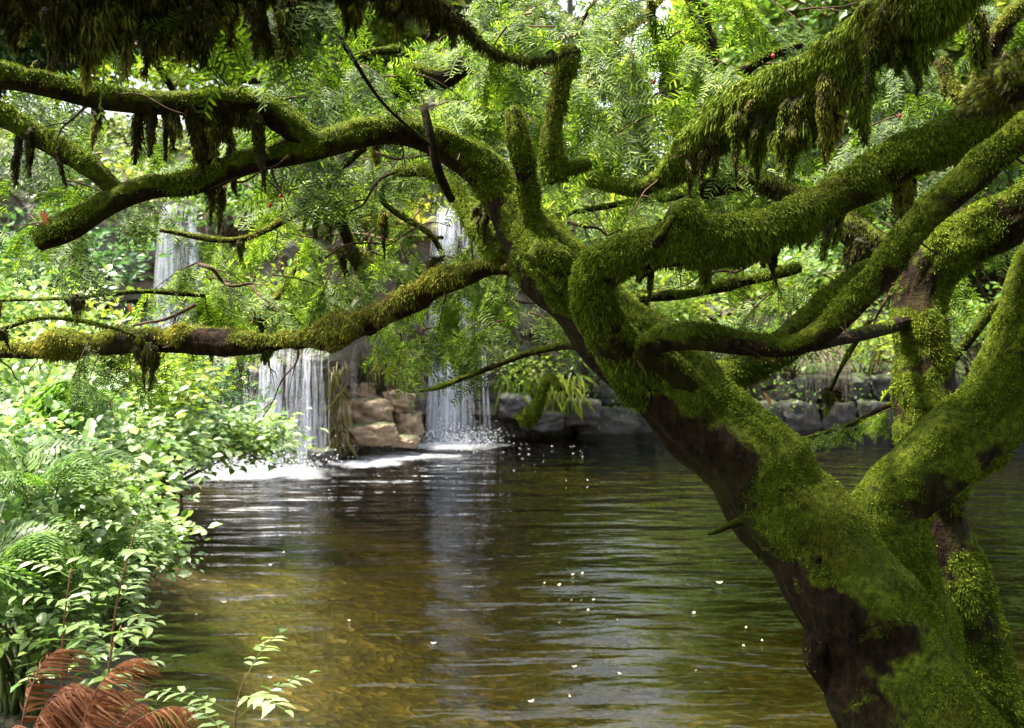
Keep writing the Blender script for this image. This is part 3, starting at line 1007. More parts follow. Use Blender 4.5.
# the other limbs
l1, c1, r1 = limb([(545, 270, 3.42, 26), (512, 212, 3.45, 24), (485, 172, 3.45, 21), (455, 150, 3.42, 17), (420, 136, 3.38, 15), (380, 133, 3.34, 14), (335, 142, 3.3, 15), (290, 155, 3.28, 14), (245, 165, 3.26, 13), (200, 182, 3.24, 12), (150, 188, 3.22, 12), (110, 203, 3.2, 13), (70, 230, 3.18, 13), (38, 244, 3.16, 9)],
              moss=0.55, bias=1.1, blade=0.013, density=56000)
l2, l2c, _ = limb([(345, 140, 3.31, 12), (312, 138, 3.28, 15), (285, 120, 3.25, 15), (255, 103, 3.22, 14), (215, 100, 3.2, 13), (160, 102, 3.18, 13), (100, 95, 3.15, 13), (50, 86, 3.12, 12), (0, 78, 3.1, 12), (-90, 66, 3.05, 12)], moss=0.42, bias=1.2, blade=0.013, density=52000)
l3, _, _ = limb([(120, 195, 3.21, 9), (100, 178, 3.2, 8), (75, 160, 3.2, 9), (40, 140, 3.2, 11), (0, 118, 3.2, 12), (-60, 100, 3.2, 12)], moss=0.5, bias=0.9, blade=0.022)
l4, l4c, _ = limb([(680, 405, 3.28, 26), (635, 368, 3.2, 27), (608, 332, 3.12, 24), (595, 298, 3.06, 21), (603, 272, 3.02, 20), (632, 254, 3.0, 22), (685, 244, 3.0, 25), (738, 243, 3.05, 24), (790, 220, 3.1, 21), (840, 195, 3.12, 20), (888, 168, 3.14, 22), (930, 146, 3.14, 22), (985, 128, 3.12, 21), (1060, 100, 3.1, 21)],
              moss=0.8, bias=0.65, blade=0.022, density=85000, blade_w=0.0018, droop=0.9, lump=0.55, lowknots=0.14)
l5, _, _ = limb([(600, 318, 3.3, 18), (582, 285, 3.25, 17), (560, 262, 3.2, 15), (532, 254, 3.18, 11)], moss=0.8, bias=0.6, blade=0.018)
l6, l6c, _ = limb([(715, 425, 3.25, 20), (680, 375, 3.15, 17), (648, 347, 3.06, 13), (690, 338, 3.02, 13), (740, 345, 3.0, 12), (795, 345, 2.98, 12), (830, 328, 2.95, 14), (872, 283, 2.92, 16), (920, 225, 2.88, 17), (970, 178, 2.85, 18), (1024, 135, 2.82, 19), (1100, 80, 2.78, 19)],
              moss=0.5, bias=1.1, blade=0.012, density=56000)
l7, _, _ = limb([(905, 322, 3.72, 8), (880, 330, 3.5, 7), (840, 340, 3.2, 7), (812, 345, 3.05, 7)], moss=0.15, bias=0.5, blade=0.01, name='limb')
l8, _, _ = limb([(780, 342, 3.0, 10), (806, 316, 3.05, 9), (836, 290, 3.1, 9), (866, 272, 3.15, 9), (900, 262, 3.2, 10)], moss=0.6, bias=0.9, blade=0.012)
l9, _, _ = limb([(650, 395, 3.55, 22), (700, 382, 3.6, 18), (745, 370, 3.65, 17), (790, 345, 3.7, 14), (830, 310, 3.75, 11)], moss=0.75, bias=0.6, blade=0.018)
l10, l10c, _ = limb([(590, 178, 3.9, 6), (645, 186, 3.75, 8), (690, 150, 3.6, 16), (730, 118, 3.5, 21), (775, 98, 3.4, 24), (825, 72, 3.3, 26), (870, 40, 3.2, 30), (920, 5, 3.1, 34), (985, -50, 3.0, 36)], moss=0.85, bias=0.5, blade=0.03, density=60000, droop=1.3, lump=0.6, lowknots=0.3)
l11, _, _ = limb([(524, 245, 3.38, 12), (528, 205, 3.36, 9), (524, 170, 3.34, 11), (518, 140, 3.33, 12), (513, 108, 3.33, 6)], moss=0.7, bias=0.4, blade=0.018, out=0.5)
l12, _, _ = limb([(556, 182, 3.3, 9), (552, 150, 3.3, 12), (554, 120, 3.3, 8), (560, 90, 3.3, 8), (566, 65, 3.3, 12), (571, 48, 3.3, 10)], moss=0.72, bias=0.5, blade=0.02, out=0.5)
l13, _, _ = limb([(545, 172, 3.3, 7), (565, 168, 3.3, 7), (590, 164, 3.3, 5)], moss=0.8, blade=0.015)
l14, c14, _ = limb([(540, 262, 3.7, 10), (490, 266, 3.8, 10), (450, 282, 3.85, 11), (415, 298, 3.9, 13), (375, 320, 3.92, 14), (335, 335, 3.95, 13), (285, 341, 3.97, 10), (240, 346, 4.0, 13), (190, 345, 4.02, 11), (130, 344, 4.05, 10), (70, 348, 4.1, 9), (0, 352, 4.15, 8), (-90, 356, 4.2, 7)],
               moss=0.62, bias=0.7, blade=0.022, density=42000, droop=0.8, lump=0.9, mat=M_SUNOLDMOSS, lowknots=0.55, mrough=0.8)
l15, c15, _ = limb([(610, 350, 3.6, 5), (570, 346, 3.7, 4), (530, 353, 3.8, 3.5), (485, 370, 3.9, 3), (440, 387, 4.0, 2.5), (420, 391, 4.05, 1.5)], moss=0.4, bias=0.8, blade=0.008, segs=10)
l16, c16, _ = limb([(-90, -4, 2.3, 15), (20, -12, 2.3, 16), (100, -16, 2.35, 17), (190, -14, 2.4, 16), (280, -18, 2.5, 15), (360, -16, 2.6, 14), (420, 0, 2.7, 13), (455, 22, 2.8, 7), (490, 50, 2.85, 4), (530, 62, 2.9, 3), (580, 50, 2.9, 2)], moss=0.7, bias=0.4, blade=0.04, droop=1.3, mat=M_SHADEDMOSS)
l17, _, _ = limb([(960, 112, 1.9, 5), (985, 98, 1.85, 16), (1030, 70, 1.8, 24), (1090, 40, 1.8, 28)], moss=0.6, bias=0.4, blade=0.016, mat=M_SHADEDMOSS)
l18, _, _ = limb([(128, -20, 2.85, 4), (140, 20, 2.9, 4.5), (155, 60, 2.95, 4.5), (172, 88, 3.1, 4)], moss=0.05, bias=0.3, blade=0.006, segs=10)
l19, _, _ = limb([(423, 105, 3.25, 4), (430, 135, 3.24, 5), (438, 170, 3.25, 5), (452, 200, 3.3, 4)], moss=0.02, bias=0.2, blade=0.006, segs=10)
l20, _, _ = limb([(330, 22, 3.0, 2.5), (355, 62, 3.05, 2.5), (385, 105, 3.1, 2), (430, 145, 3.2, 2)], moss=0.05, blade=0.006, segs=8)
l21, _, _ = limb([(560, 390, 3.75, 3), (550, 378, 3.8, 4), (540, 398, 3.8, 5), (534, 412, 3.8, 8), (522, 424, 3.8, 8)], moss=0.95, blade=0.012, segs=14, droop=0.8)
l22, _, _ = limb([(400, 170, 3.9, 6), (430, 172, 3.8, 7), (455, 192, 3.7, 9), (475, 222, 3.6, 11), (505, 255, 3.5, 12)], moss=0.75, blade=0.02)
l23, _, _ = limb([(760, 520, 3.15, 5), (735, 524, 3.12, 4), (716, 532, 3.1, 2.5), (708, 534, 3.1, 1.5)], moss=0.2, blade=0.006, segs=10)
l24, _, _ = limb([(945, 452, 3.7, 3), (900, 405, 4.2, 3), (850, 425, 4.5, 3), (800, 440, 4.7, 2)], moss=0.3, blade=0.008, segs=8)
l25, _, _ = limb([(1060, 280, 3.9, 7), (1000, 305, 3.9, 6), (965, 345, 3.95, 5), (945, 372, 4.0, 3)], moss=0.5, blade=0.012, segs=12)
l26, _, _ = limb([(700, 190, 4.2, 10), (760, 182, 4.1, 12), (830, 220, 4.0, 16), (880, 250, 3.9, 18), (940, 262, 3.82, 16)], moss=0.5, bias=0.6, blade=0.03, droop=1.2, mat=M_SHADEDMOSS)

limb([(706, 252, 3.0, 16), (692, 226, 2.98, 17), (676, 208, 2.97, 14)], moss=0.85, bias=0.5, blade=0.026, droop=0.9, density=52000)
limb([(648, 256, 2.96, 5), (660, 238, 2.93, 5), (674, 216, 2.92, 3.5)], moss=0.45, blade=0.008, segs=12)
limb([(835, 615, 3.04, 14), (818, 640, 3.02, 14), (818, 664, 3.02, 12), (835, 690, 3.04, 14)], moss=0.0, bias=0.2, blade=0.008, segs=16, lowknots=0.4)
mids = []
for pts in [[(330, 150, 5.0, 6), (335, 200, 5.1, 6), (352, 250, 5.2, 7), (366, 300, 5.3, 5)], [(300, 260, 5.6, 3), (285, 285, 5.5, 3.5), (268, 310, 5.4, 3)], [(380, 135, 4.4, 5), (345, 165, 4.6, 4), (318, 200, 4.8, 3)],
            [(470, 60, 4.4, 9), (440, 78, 4.4, 12), (412, 72, 4.4, 11), (390, 95, 4.4, 7)], [(650, 0, 4.2, 3), (655, 35, 4.3, 4), (668, 75, 4.4, 3), (700, 100, 4.5, 2.5), (735, 115, 4.5, 2)], [(590, 60, 4.1, 2.5), (640, 20, 4.2, 3), (680, -20, 4.3, 4)],
            [(690, -20, 5.2, 12), (700, 40, 5.3, 14), (712, 85, 5.4, 8)], [(730, 80, 4.6, 6), (760, 60, 4.6, 6), (800, 45, 4.6, 5)], [(560, 215, 5.0, 2.5), (620, 205, 5.0, 3), (690, 195, 5.0, 4), (740, 180, 4.9, 5)],
            [(940, 60, 4.4, 8), (965, 100, 4.3, 8), (1000, 30, 4.2, 9), (1040, -10, 4.2, 9)], [(400, 165, 4.6, 3), (382, 200, 4.7, 3), (430, 235, 4.8, 3), (445, 262, 4.8, 2)], [(0, 300, 4.4, 2), (70, 298, 4.4, 2), (140, 292, 4.5, 2.5), (205, 296, 4.6, 2)],
            [(0, 330, 3.9, 2), (50, 318, 3.95, 2), (120, 330, 4.0, 2), (150, 345, 4.0, 2)], [(640, 300, 5.0, 3), (700, 292, 5.0, 5), (750, 280, 5.0, 5), (800, 268, 4.9, 5)], [(870, 320, 4.4, 3), (845, 360, 4.5, 2.5), (830, 390, 4.6, 2)],
            [(200, 60, 4.6, 4), (250, 80, 4.6, 4), (330, 60, 4.7, 4), (400, 50, 4.8, 4)], [(160, 230, 4.8, 2.5), (240, 240, 4.8, 3), (310, 205, 4.9, 3)]]:
    o_, c_, r_ = limb(pts, moss=0.35, bias=0.8, blade=0.022, density=30000, segs=14, step=0.03, lowknots=0.3, mat=M_SUNOLDMOSS if rng.random() < .5 else M_MOSS)
    mids.append(o_)
    for _ in range(2):
        k_ = rng.integers(0, len(pts))
        if rng.random() < 0.75:
            clump(o_, pts[k_][0], pts[k_][1] - 3, pts[k_][1] + rng.uniform(22, 50), pts[k_][2], rng.uniform(6, 13), density=30000, blade=.03, mat=M_MOSS if rng.random() < .4 else M_SHADEDMOSS)

# bare twigs springing from the limbs
for c_, n_ in ((c1, 16), (c14, 14), (l4c, 10), (l6c, 8), (l10c, 10), (l2c, 10)):
    for _ in range(n_):
        p_ = c_[rng.integers(int(len(c_) * .15), len(c_) - 2)]
        st = p_.copy()
        v_ = nrm(np.array([rng.normal(0, 1), rng.normal(0, .7), rng.normal(-.25, .8)]))
        L_ = rng.uniform(.06, .28)
        row = [st]
        for q_ in range(5):
            row.append(row[-1] + v_ * L_ / 5)
            v_ = nrm(v_ + rng.normal(0, .28, 3) + [0, 0, -.05])
        k_ = spline(np.array(row), .02)
        tv_, tf_ = tube(k_, np.linspace(.0035, .0009, len(k_)) * rng.uniform(.7, 1.4), 6)
        ch_ = [(tv_, tf_, 0)]
        if rng.random() < .6:
            j_ = len(k_) // 2
            e_ = k_[j_] + nrm(k_[j_ + 1] - k_[j_] + rng.normal(0, .012, 3)) * L_ * .45
            k2 = spline(np.array([k_[j_], (k_[j_] + e_) / 2 + rng.normal(0, .006, 3), e_]), .02)
            ch_.append(tube(k2, np.linspace(.002, .0007, len(k2)), 5) + (0,))
        mesh_obj('twig', ch_, [M_TWIG], yew, YB)

for _ in range(46):                                  # fine bare twigs of the farther branches
    px_, py_, d_ = rng.uniform(180, 1010), rng.uniform(-10, 310), rng.uniform(3.9, 5.6)
    an_, L_ = rng.uniform(-.5, 3.6), rng.uniform(50, 170)
    row = [P(px_, py_, d_)]
    for q_ in range(6):
        row.append(P(px_ + math.cos(an_) * L_ * (q_ + 1) / 6, py_ + math.sin(an_) * L_ * (q_ + 1) / 6, d_ + rng.normal(0, .05)) + rng.normal(0, .012, 3))
    k_ = spline(np.array(row), .03)
    ch_ = [tube(k_, np.linspace(.006, .0018, len(k_)) * rng.uniform(.6, 1.5), 6) + (0,)]
    for q_ in range(4):
        j_ = rng.integers(2, len(k_) - 2)
        e_ = k_[j_] + nrm(k_[j_ + 1] - k_[j_] + rng.normal(0, .025, 3)) * rng.uniform(.06, .2)
        k2 = spline(np.array([k_[j_], (k_[j_] + e_) / 2 + rng.normal(0, .008, 3), e_]), .02)
        ch_.append(tube(k2, np.linspace(.0025, .001, len(k2)), 5) + (0,))
    mesh_obj('twig', ch_, [M_TWIG], yew, YB)

# hanging beards of moss
for (par, px, y0, y1, d, rp, bl) in [
    (l10, 742, 110, 192, 3.42, 20, .045), (l10, 712, 130, 180, 3.5, 13, .04), (l10, 795, 95, 182, 3.35, 21, .045), (l10, 848, 60, 165, 3.25, 32, .05), (l10, 815, 90, 150, 3.3, 22, .045),
    (l10, 875, 20, 110, 3.15, 36, .05), (l10, 905, 0, 70, 3.1, 30, .05), (l10, 690, 150, 205, 3.55, 9, .03), (l10, 768, 100, 150, 3.4, 18, .04),
    (l16, 18, -5, 52, 2.3, 22, .035), (l16, 45, 5, 62, 2.3, 16, .035), (l16, 100, -5, 84, 2.36, 26, .045), (l16, 132, -5, 75, 2.38, 18, .035), (l16, 75, 0, 66, 2.34, 15, .035), (l16, 198, -5, 66, 2.42, 20, .04), (l16, 225, 0, 58, 2.45, 16, .035),
    (l16, 285, -10, 55, 2.52, 26, .045), (l16, 315, -10, 44, 2.55, 18, .035), (l16, 355, -12, 38, 2.6, 16, .035), (l16, 400, -8, 34, 2.65, 18, .035), (l16, 450, 10, 46, 2.75, 13, .03),
    (l2, 108, 98, 150, 3.2, 13, .035), (l2, 148, 105, 165, 3.2, 12, .035), (l2, 200, 100, 205, 3.22, 26, .05), (l2, 232, 105, 185, 3.25, 22, .045), (l2, 172, 100, 150, 3.2, 18, .04), (l16, 60, -10, 70, 2.32, 16, .04), (l16, 165, -10, 60, 2.4, 18, .04), (l16, 245, -10, 56, 2.5, 16, .04), (l3, 20, 125, 185, 3.2, 16, .04), (l3, 58, 145, 185, 3.2, 11, .03),
    (l1, 222, 178, 235, 3.3, 9, .03), (l1, 40, 60, 78, 3.2, 6, .02),
    (l4, 700, 262, 290, 3.05, 12, .03), (l4, 900, 170, 215, 3.2, 24, .04), (l4, 830, 205, 260, 3.5, 20, .04), (l26, 860, 240, 285, 3.9, 18, .035), (l26, 790, 200, 250, 4.05, 12, .03),
    (l14, 262, 338, 362, 4.0, 13, .03), (l14, 205, 340, 362, 4.02, 9, .025), (l14, 150, 342, 358, 4.05, 8, .02), (l22, 385, 210, 260, 3.95, 8, .03), (l12, 556, 160, 182, 3.3, 9, .025), (l11, 486, 205, 245, 3.5, 9, .025),
    (l10, 940, -10, 75, 3.1, 26, .05), (l10, 975, 10, 100, 3.3, 18, .045), (l26, 905, 245, 300, 3.85, 16, .035), (l4, 770, 235, 285, 3.1, 16, .03), (l4, 650, 262, 300, 3.02, 11, .03), (l4, 960, 140, 190, 3.14, 16, .035),
    (tC, 938, 440, 480, 3.66, 18, .025),
]:
    clump(par, px, y0, y1, d, rp * (1.12 if par is l16 else 1.0), density=45000, blade=bl * (0.6 if par is not l16 else 0.75), lean=rng.uniform(-8, 8), mat=(M_MOSS if par in (l10, l4, l14, l12) and rng.random() < 0.6 else M_SHADEDMOSS))


# yew foliage: thin drooping shoots with flat sprays, one mesh of needles and twigs per limb
def foliage(parent, shoots, per, mat, length=1.0, droop=0.6, twig=0.0025, f0=0.1):
    ch = []
    for c in shoots:
        ch += sprays_along(c, max(4, int(per * 0.5)), length, droop, f0=f0)
        v, f = tube(c, np.linspace(twig * 1.6, twig * 0.5, len(c)), 5)
        ch.append((v, f, 1))
    return mesh_obj('foliage', ch, [mat, M_TWIG], parent, YB, smooth=False)


def shoot(px, py, d, dpx, dpy, dd, sag=0.12, n=9):
    a, b = P(px, py, d), P(px + dpx, py + dpy, d + dd)
    t = np.linspace(0, 1, n)[:, None]
    c = a + (b - a) * t
    L = np.linalg.norm(b - a)
    c[:, 2] += sag * L * (4 * t * (1 - t))[:, 0] * 0.6
    c += 0.04 * L * np.stack([vnoise(c * 6, 3), vnoise(c * 6, 4), vnoise(c * 6, 5)], -1)
    return c


def random_shoots(n, box, drange, ln=(40, 110), ang=(20, 160), r=rng):
    out = []
    for _ in range(n):
        px, py = r.uniform(box[0], box[2]), r.uniform(box[1], box[3])
        d = r.uniform(*drange)
        a = R(r.uniform(*ang))
        L = r.uniform(*ln)
        out.append(shoot(px, py, d, math.cos(a) * L, math.sin(a) * L * 0.7, r.uniform(-0.3, 0.3)))
    return out


foliage(l1, random_shoots(36, (200, 140, 480, 290), (4.2, 6.2), (40, 120)), 26, M_YEWB, 1.0)
foliage(l2, random_shoots(26, (240, 0, 470, 130), (3.6, 5.2), (40, 110)), 24, M_YEW, 1.0)
foliage(l10, random_shoots(80, (450, -20, 720, 150), (3.8, 5.6), (40, 120)), 26, M_YEWB, 1.0)
foliage(l4, random_shoots(24, (560, 170, 900, 300), (4.6, 6.2), (50, 120)), 22, M_YEWB, 1.0)
foliage(l14, random_shoots(16, (330, 235, 540, 300), (4.0, 4.8), (40, 90), (40, 140)) + random_shoots(8, (400, 330, 470, 350), (4.3, 4.8), (30, 50), (-20, 200)), 20, M_YEWB, 0.8)
foliage(l14, random_shoots(10, (60, 330, 300, 350), (4.0, 4.2), (40, 70), (70, 110)), 9, M_YEW, 0.7, 1.0)
foliage(l3, random_shoots(22, (-10, 60, 220, 240), (3.5, 5.0), (40, 100)), 18, M_YEW, 0.9)
foliage(l16, random_shoots(7, (0, -15, 360, 15), (2.25, 2.9), (30, 70)), 16, M_YEW, 0.9)
foliage(l26, random_shoots(36, (690, -10, 1024, 200), (4.2, 5.5), (40, 110)), 20, M_YEW, 1.0)
foliage(l25, random_shoots(10, (940, 200, 1030, 380), (4.0, 5.0), (40, 90)), 16, M_YEWB, 0.9)
foliage(l24, [c for c in (spline(np.array([P(900, 405, 4.2), P(850, 425, 4.5), P(800, 440, 4.7), P(775, 440, 4.8)]), 0.05),)], 150, M_YEWB, 0.55, 0.8)
foliage(l15, random_shoots(4, (500, 300, 560, 330), (3.9, 4.3), (30, 60)), 18, M_YEWB, 0.7)
# the crown above the frame that shades the limbs
crown = []
for _ in range(170):
    a = np.array([rng.uniform(-3.0, 4.4), rng.uniform(-2.5, 3.3), rng.uniform(3.6, 5.6)])
    an = rng.uniform(0, 6.28)
    L = rng.uniform(0.4, 0.9)
    t = np.linspace(0, 1, 7)[:, None]
    crown.append(a + t * L * np.array([math.cos(an), math.sin(an), -0.35]) + np.array([0, 0, 0.12]) * 4 * t * (1 - t))
ch = []
for c in crown:
    ch += sprays_along(c, 12, 2.2, 0.5, lib=[needle_spray(0.19, 0.016, 0.03, 0.012, 4, 9)], f0=0.0)
mesh_obj('crown', ch, [M_YEW], yew, YB, smooth=False)

# red yew berries
for (px, py, d) in [(644, 22, 4.0), (654, 82, 4.2), (638, 77, 4.2), (604, 120, 4.2), (281, 196, 4.0), (773, 56, 4.0), (900, 116, 4.0), (270, 205, 4.0)]:
    th = np.linspace(0, np.pi, 7)
    A, B = np.meshgrid(th, np.linspace(0, 2 * np.pi, 10, endpoint=False), indexing='ij')
    v = np.stack([np.sin(A) * np.cos(B), np.sin(A) * np.sin(B), np.cos(A) * 1.15], -1) * 0.007 + P(px, py, d)
    mesh_obj('berry', [(v.reshape(-1, 3), grid_faces(7, 10), 0)], [M_RED], yew, YB)


# ---------------------------------------------------------------- bushes, ferns, trees of the shores
def bush_mesh(h, w, dep, n, leaf, seed, tv=LEAF4_V, tf=LEAF4_F, flat=0.6, clusters=None, droop=0.15, low=0.0, lean=0.0):
    """leaf positions in lumpy clusters round branching stems; returns leaf chunk, stem chunks"""
    r = np.random.default_rng(seed)
    K = clusters or max(8, int(n / 45))
    d = nrm(r.normal(0, 1, (K, 3)))
    d[:, 2] = np.abs(d[:, 2]) * (1 - low) + d[:, 2] * low
    rad = r.uniform(0.45, 1.0, K) ** 0.6
    cen = d * rad[:, None] * [w / 2, dep / 2, h * 0.5] + [0, 0, h * 0.48]
    cen *= 1 + 0.2 * vnoise(cen * 2.2 / max(w, h) * 2, seed)[:, None]
    cen[:, 2] = np.clip(cen[:, 2], 0.04 * h, h)
    cen[:, 0] += lean * (cen[:, 2] / h) ** 0.7
    cen[:, 2] += abs(lean) * 0.12
    sig = 0.5 * (w * dep * h) ** (1 / 3) / K ** (1 / 3)
    k = r.integers(0, K, n)
    pos = cen[k] + r.normal(0, 1, (n, 3)) * sig * [1, 1, 0.55]
    outd = nrm((pos - [0, 0, h * 0.35]) / [w, dep, h])
    dirs = nrm(outd * 0.9 + r.normal(0, 0.7, (n, 3)) * [1, 1, 0.5] + np.array([0, 0, -droop]))
    upv = nrm(np.array([0, 0, 1.0]) * flat + outd * 0.5 + r.normal(0, 0.35, (n, 3)))
    M = rot_to(dirs, None, upv)
    v, f = scatter(tv, tf, M, pos, leaf * r.uniform(0.4, 1.5, n))
    stems = []
    for j in r.choice(K, min(K, 26), replace=False):
        e = cen[j]
        b = np.array([r.normal(0, 0.06 * w), r.normal(0, 0.06 * dep), -0.05])
        m_ = b * 0.5 + e * 0.5 + [0, 0, 0.12 * h] + r.normal(0, 0.05 * w, 3)
        c = spline(np.array([b, m_, e]), 0.12 * max(h, w))
        sv, sf = tube(c, np.linspace(0.012, 0.003, len(c)) * (0.6 + 0.5 * h), 5)
        stems.append((sv, sf, 0))
    return (v, f, 0), stems


def bush(label, base, h, w, dep, n, leaf, mat, seed, name='shrub', cat='shrub', group=None, stem=M_TWIG, **kw):
    lv, st = bush_mesh(h, w, dep, n, leaf, seed, **kw)
    root = thing(name, label, cat, base, 0, group)
    mesh_obj('foliage', [lv], [mat], root, smooth=False)
    mesh_obj('stem', st, [stem], root)
    return root


def far_bush(px, py_top, d, wpx, label, mat, seed, hmin=None, leaf=0.085, n=None, **kw):
    top = P(px, py_top, d)
    k = d / F
    bz = slope_z(top[0], top[1]) if d > float(yfar(top[0])) - 0.2 else max(0.0, float(ground_z(np.array(top[0]), np.array(top[1]))))
    h = max(0.5, top[2] - bz)
    w = wpx * k
    if hmin:
        h = max(h, hmin)
    n = n or int(np.clip(900 * w * h, 900, 6500))
    return bush(label, (top[0], top[1], top[2] - h), h, w, min(w, 1.6), n, leaf, mat, seed, **kw)


FAR = [  # px, top py, depth, width px, label, material, leaf
    (60, 215, 12.8, 150, 'cool green bush on the ledge at the left of the upper waterfall', M_BLUE, .09),
    (15, 150, 14.0, 160, 'dark bush high on the far left bank above the ledge bush', M_DARK, .1),
    (120, 165, 15.2, 120, 'pale lime bush growing over the top of the upper left waterfall', M_LIME, .09),
    (235, 185, 14.2, 110, 'mid green bush on the rock right of the upper left waterfall', M_GREEN, .09),
    (215, 265, 13.3, 60, 'small dark bush on the ledge under the upper left waterfall', M_DARK, .07),
    (282, 268, 13.4, 85, 'bright green bush spilling over the lip of the wide left waterfall', M_LIME, .08),
    (370, 190, 15.0, 110, 'yellowing bush on the cliff between the left and central waterfalls', M_YELLOW, .08),
    (330, 120, 17.5, 200, 'lime bush high on the slope above the yellowing bush', M_LIME, .1),
    (545, 225, 16.2, 110, 'light green bush at the top right of the central waterfall', M_GREEN, .09),
    (525, 345, 15.1, 60, 'grassy green bush on the rock just right of the central waterfall', M_LIME, .06),
    (580, 330, 15.6, 90, 'lime bush behind the hanging moss tuft above the far waterline', M_GREEN, .08),
    (640, 260, 17.0, 170, 'bright bush behind the crook of the mossy limb', M_LIME, .1),
    (700, 330, 16.3, 110, 'dark leaved bush on the shore just left of the stone wall', M_DARK, .08),
    (790, 325, 16.2, 90, 'bush trailing bare stems over the stone wall', M_GREEN, .08),
    (870, 325, 16.3, 90, 'yellow green bush on the shore left of the rear mossy trunk', M_LIME, .09),
    (985, 290, 16.0, 130, 'bushy green shrub on the shore at the right edge', M_GREEN, .09),
    (760, 240, 18.5, 170, 'pale bush on the slope above the stone wall', M_PALEGLARE, .11),
    (880, 220, 19.0, 170, 'mid green bush on the slope behind the rear mossy trunk', M_GREEN, .11),
    (1010, 180, 18.5, 190, 'dark green bush on the slope at the far right', M_DARK, .11),
    (1110, 260, 16.0, 180, 'leafy bush on the right shore beyond the frame edge', M_GREEN, .1),
    (470, 150, 18.0, 130, 'cool green bush on the slope straight above the central waterfall', M_BLUE, .1),
    (590, 215, 20.0, 190, 'lime bush low on the slope behind the two moss stubs', M_LIME, .11),
    (240, 60, 20.5, 240, 'yellow green bush high on the slope above the left limb', M_LIME, .12),
    (720, 130, 21.0, 220, 'lime bush high on the slope behind the shaggy upper limb', M_LIME, .12),
]
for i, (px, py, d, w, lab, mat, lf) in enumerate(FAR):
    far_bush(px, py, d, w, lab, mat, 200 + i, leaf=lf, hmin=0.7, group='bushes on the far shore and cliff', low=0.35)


# ground cover over the whole slope: ferns, ivy and brambles nobody could count
ng = 80000
SLP = CP[-27:, ::-1]
ri = (27 * rng.random(ng) ** 1.3).astype(int)
ci = np.flatnonzero((CL[:, 0] > -13) & (CL[:, 0] < 15))
cj = rng.choice(ci, ng)
gp = SLP[ri, cj] + rng.normal(0, 1, (ng, 3)) * [.25, .45, .05]
hgt = np.clip(0.35 + 0.5 * fbm(gp * [0.8, 0.8, 0], 77, 3), 0.02, 1.2)
gp[:, 2] += hgt * rng.random(ng) ** 0.6
sz = (0.07 + 0.005 * (gp[:, 1] - 14).clip(0, 20)) * rng.uniform(.7, 1.6, ng)
v, f = scatter(LEAF4_V * [1.3, 1, 1], LEAF4_F, rot_to(rng.normal(0, 1, (ng, 3)) * [1, 1, .35] + [0, -.4, -.3], None, nrm(rng.normal(0, .4, (ng, 3)) + [0, -.5, 1])), gp, sz)
kind(mesh_obj('undergrowth', [(v, f, 0)], [leaf_mat('undergrowth_leaves', [(0.03, 0.07, 0.012), (0.09, 0.16, 0.025), (0.22, 0.3, 0.05)], 0.45, 0.5, 0.3, patch=(0.3, 0.27, 0.05), patch_scale=0.8)], smooth=False), 'stuff')


def far_tree(px, d, top_py, wpx, label, mat, seed, leaf=0.14, n=7000, crown_from=0.06, trunk_r=0.16, lean=0.0):
    t = P(px, top_py, d)
    bz = slope_z(t[0], t[1]) - 0.1
    H = t[2] - bz
    w = wpx * d / F
    root = thing('tree', label, 'tree', (t[0], t[1], bz), 0, 'trees on the slope')
    r = np.random.default_rng(seed)
    c = spline(np.array([[0, 0, 0], [lean * .3 + r.normal(0, .1), 0, H * .3], [lean * .7, r.normal(0, .1), H * .65], [lean, 0, H * .95]]), 0.25)
    tv, tf = tube(c, np.linspace(trunk_r, trunk_r * .15, len(c)), 12)
    chunks = [(tv, tf, 0)]
    lv, st = bush_mesh(H * (1 - crown_from), w, w, n, leaf, seed, flat=0.4, low=0.9, droop=0.35, clusters=260)
    lv = (lv[0] + [lean * .7, 0, H * crown_from], lv[1], 0)
    for k in range(14):
        z = H * r.uniform(crown_from, 0.85)
        a = r.uniform(0, 6.28)
        i = int(z / H * (len(c) - 1))
        e = c[i] + np.array([math.cos(a), math.sin(a), 0.25]) * w * r.uniform(0.25, 0.48)
        cc = spline(np.array([c[i], (c[i] + e) / 2 + [0, 0, 0.1 * w * .5], e]), 0.3)
        v_, f_ = tube(cc, np.linspace(trunk_r * .35, 0.012, len(cc)), 6)
        chunks.append((v_, f_, 0))
    mesh_obj('trunk', chunks, [M_TRUNK], root)
    mesh_obj('crown', [lv], [mat], root, smooth=False)
    return root


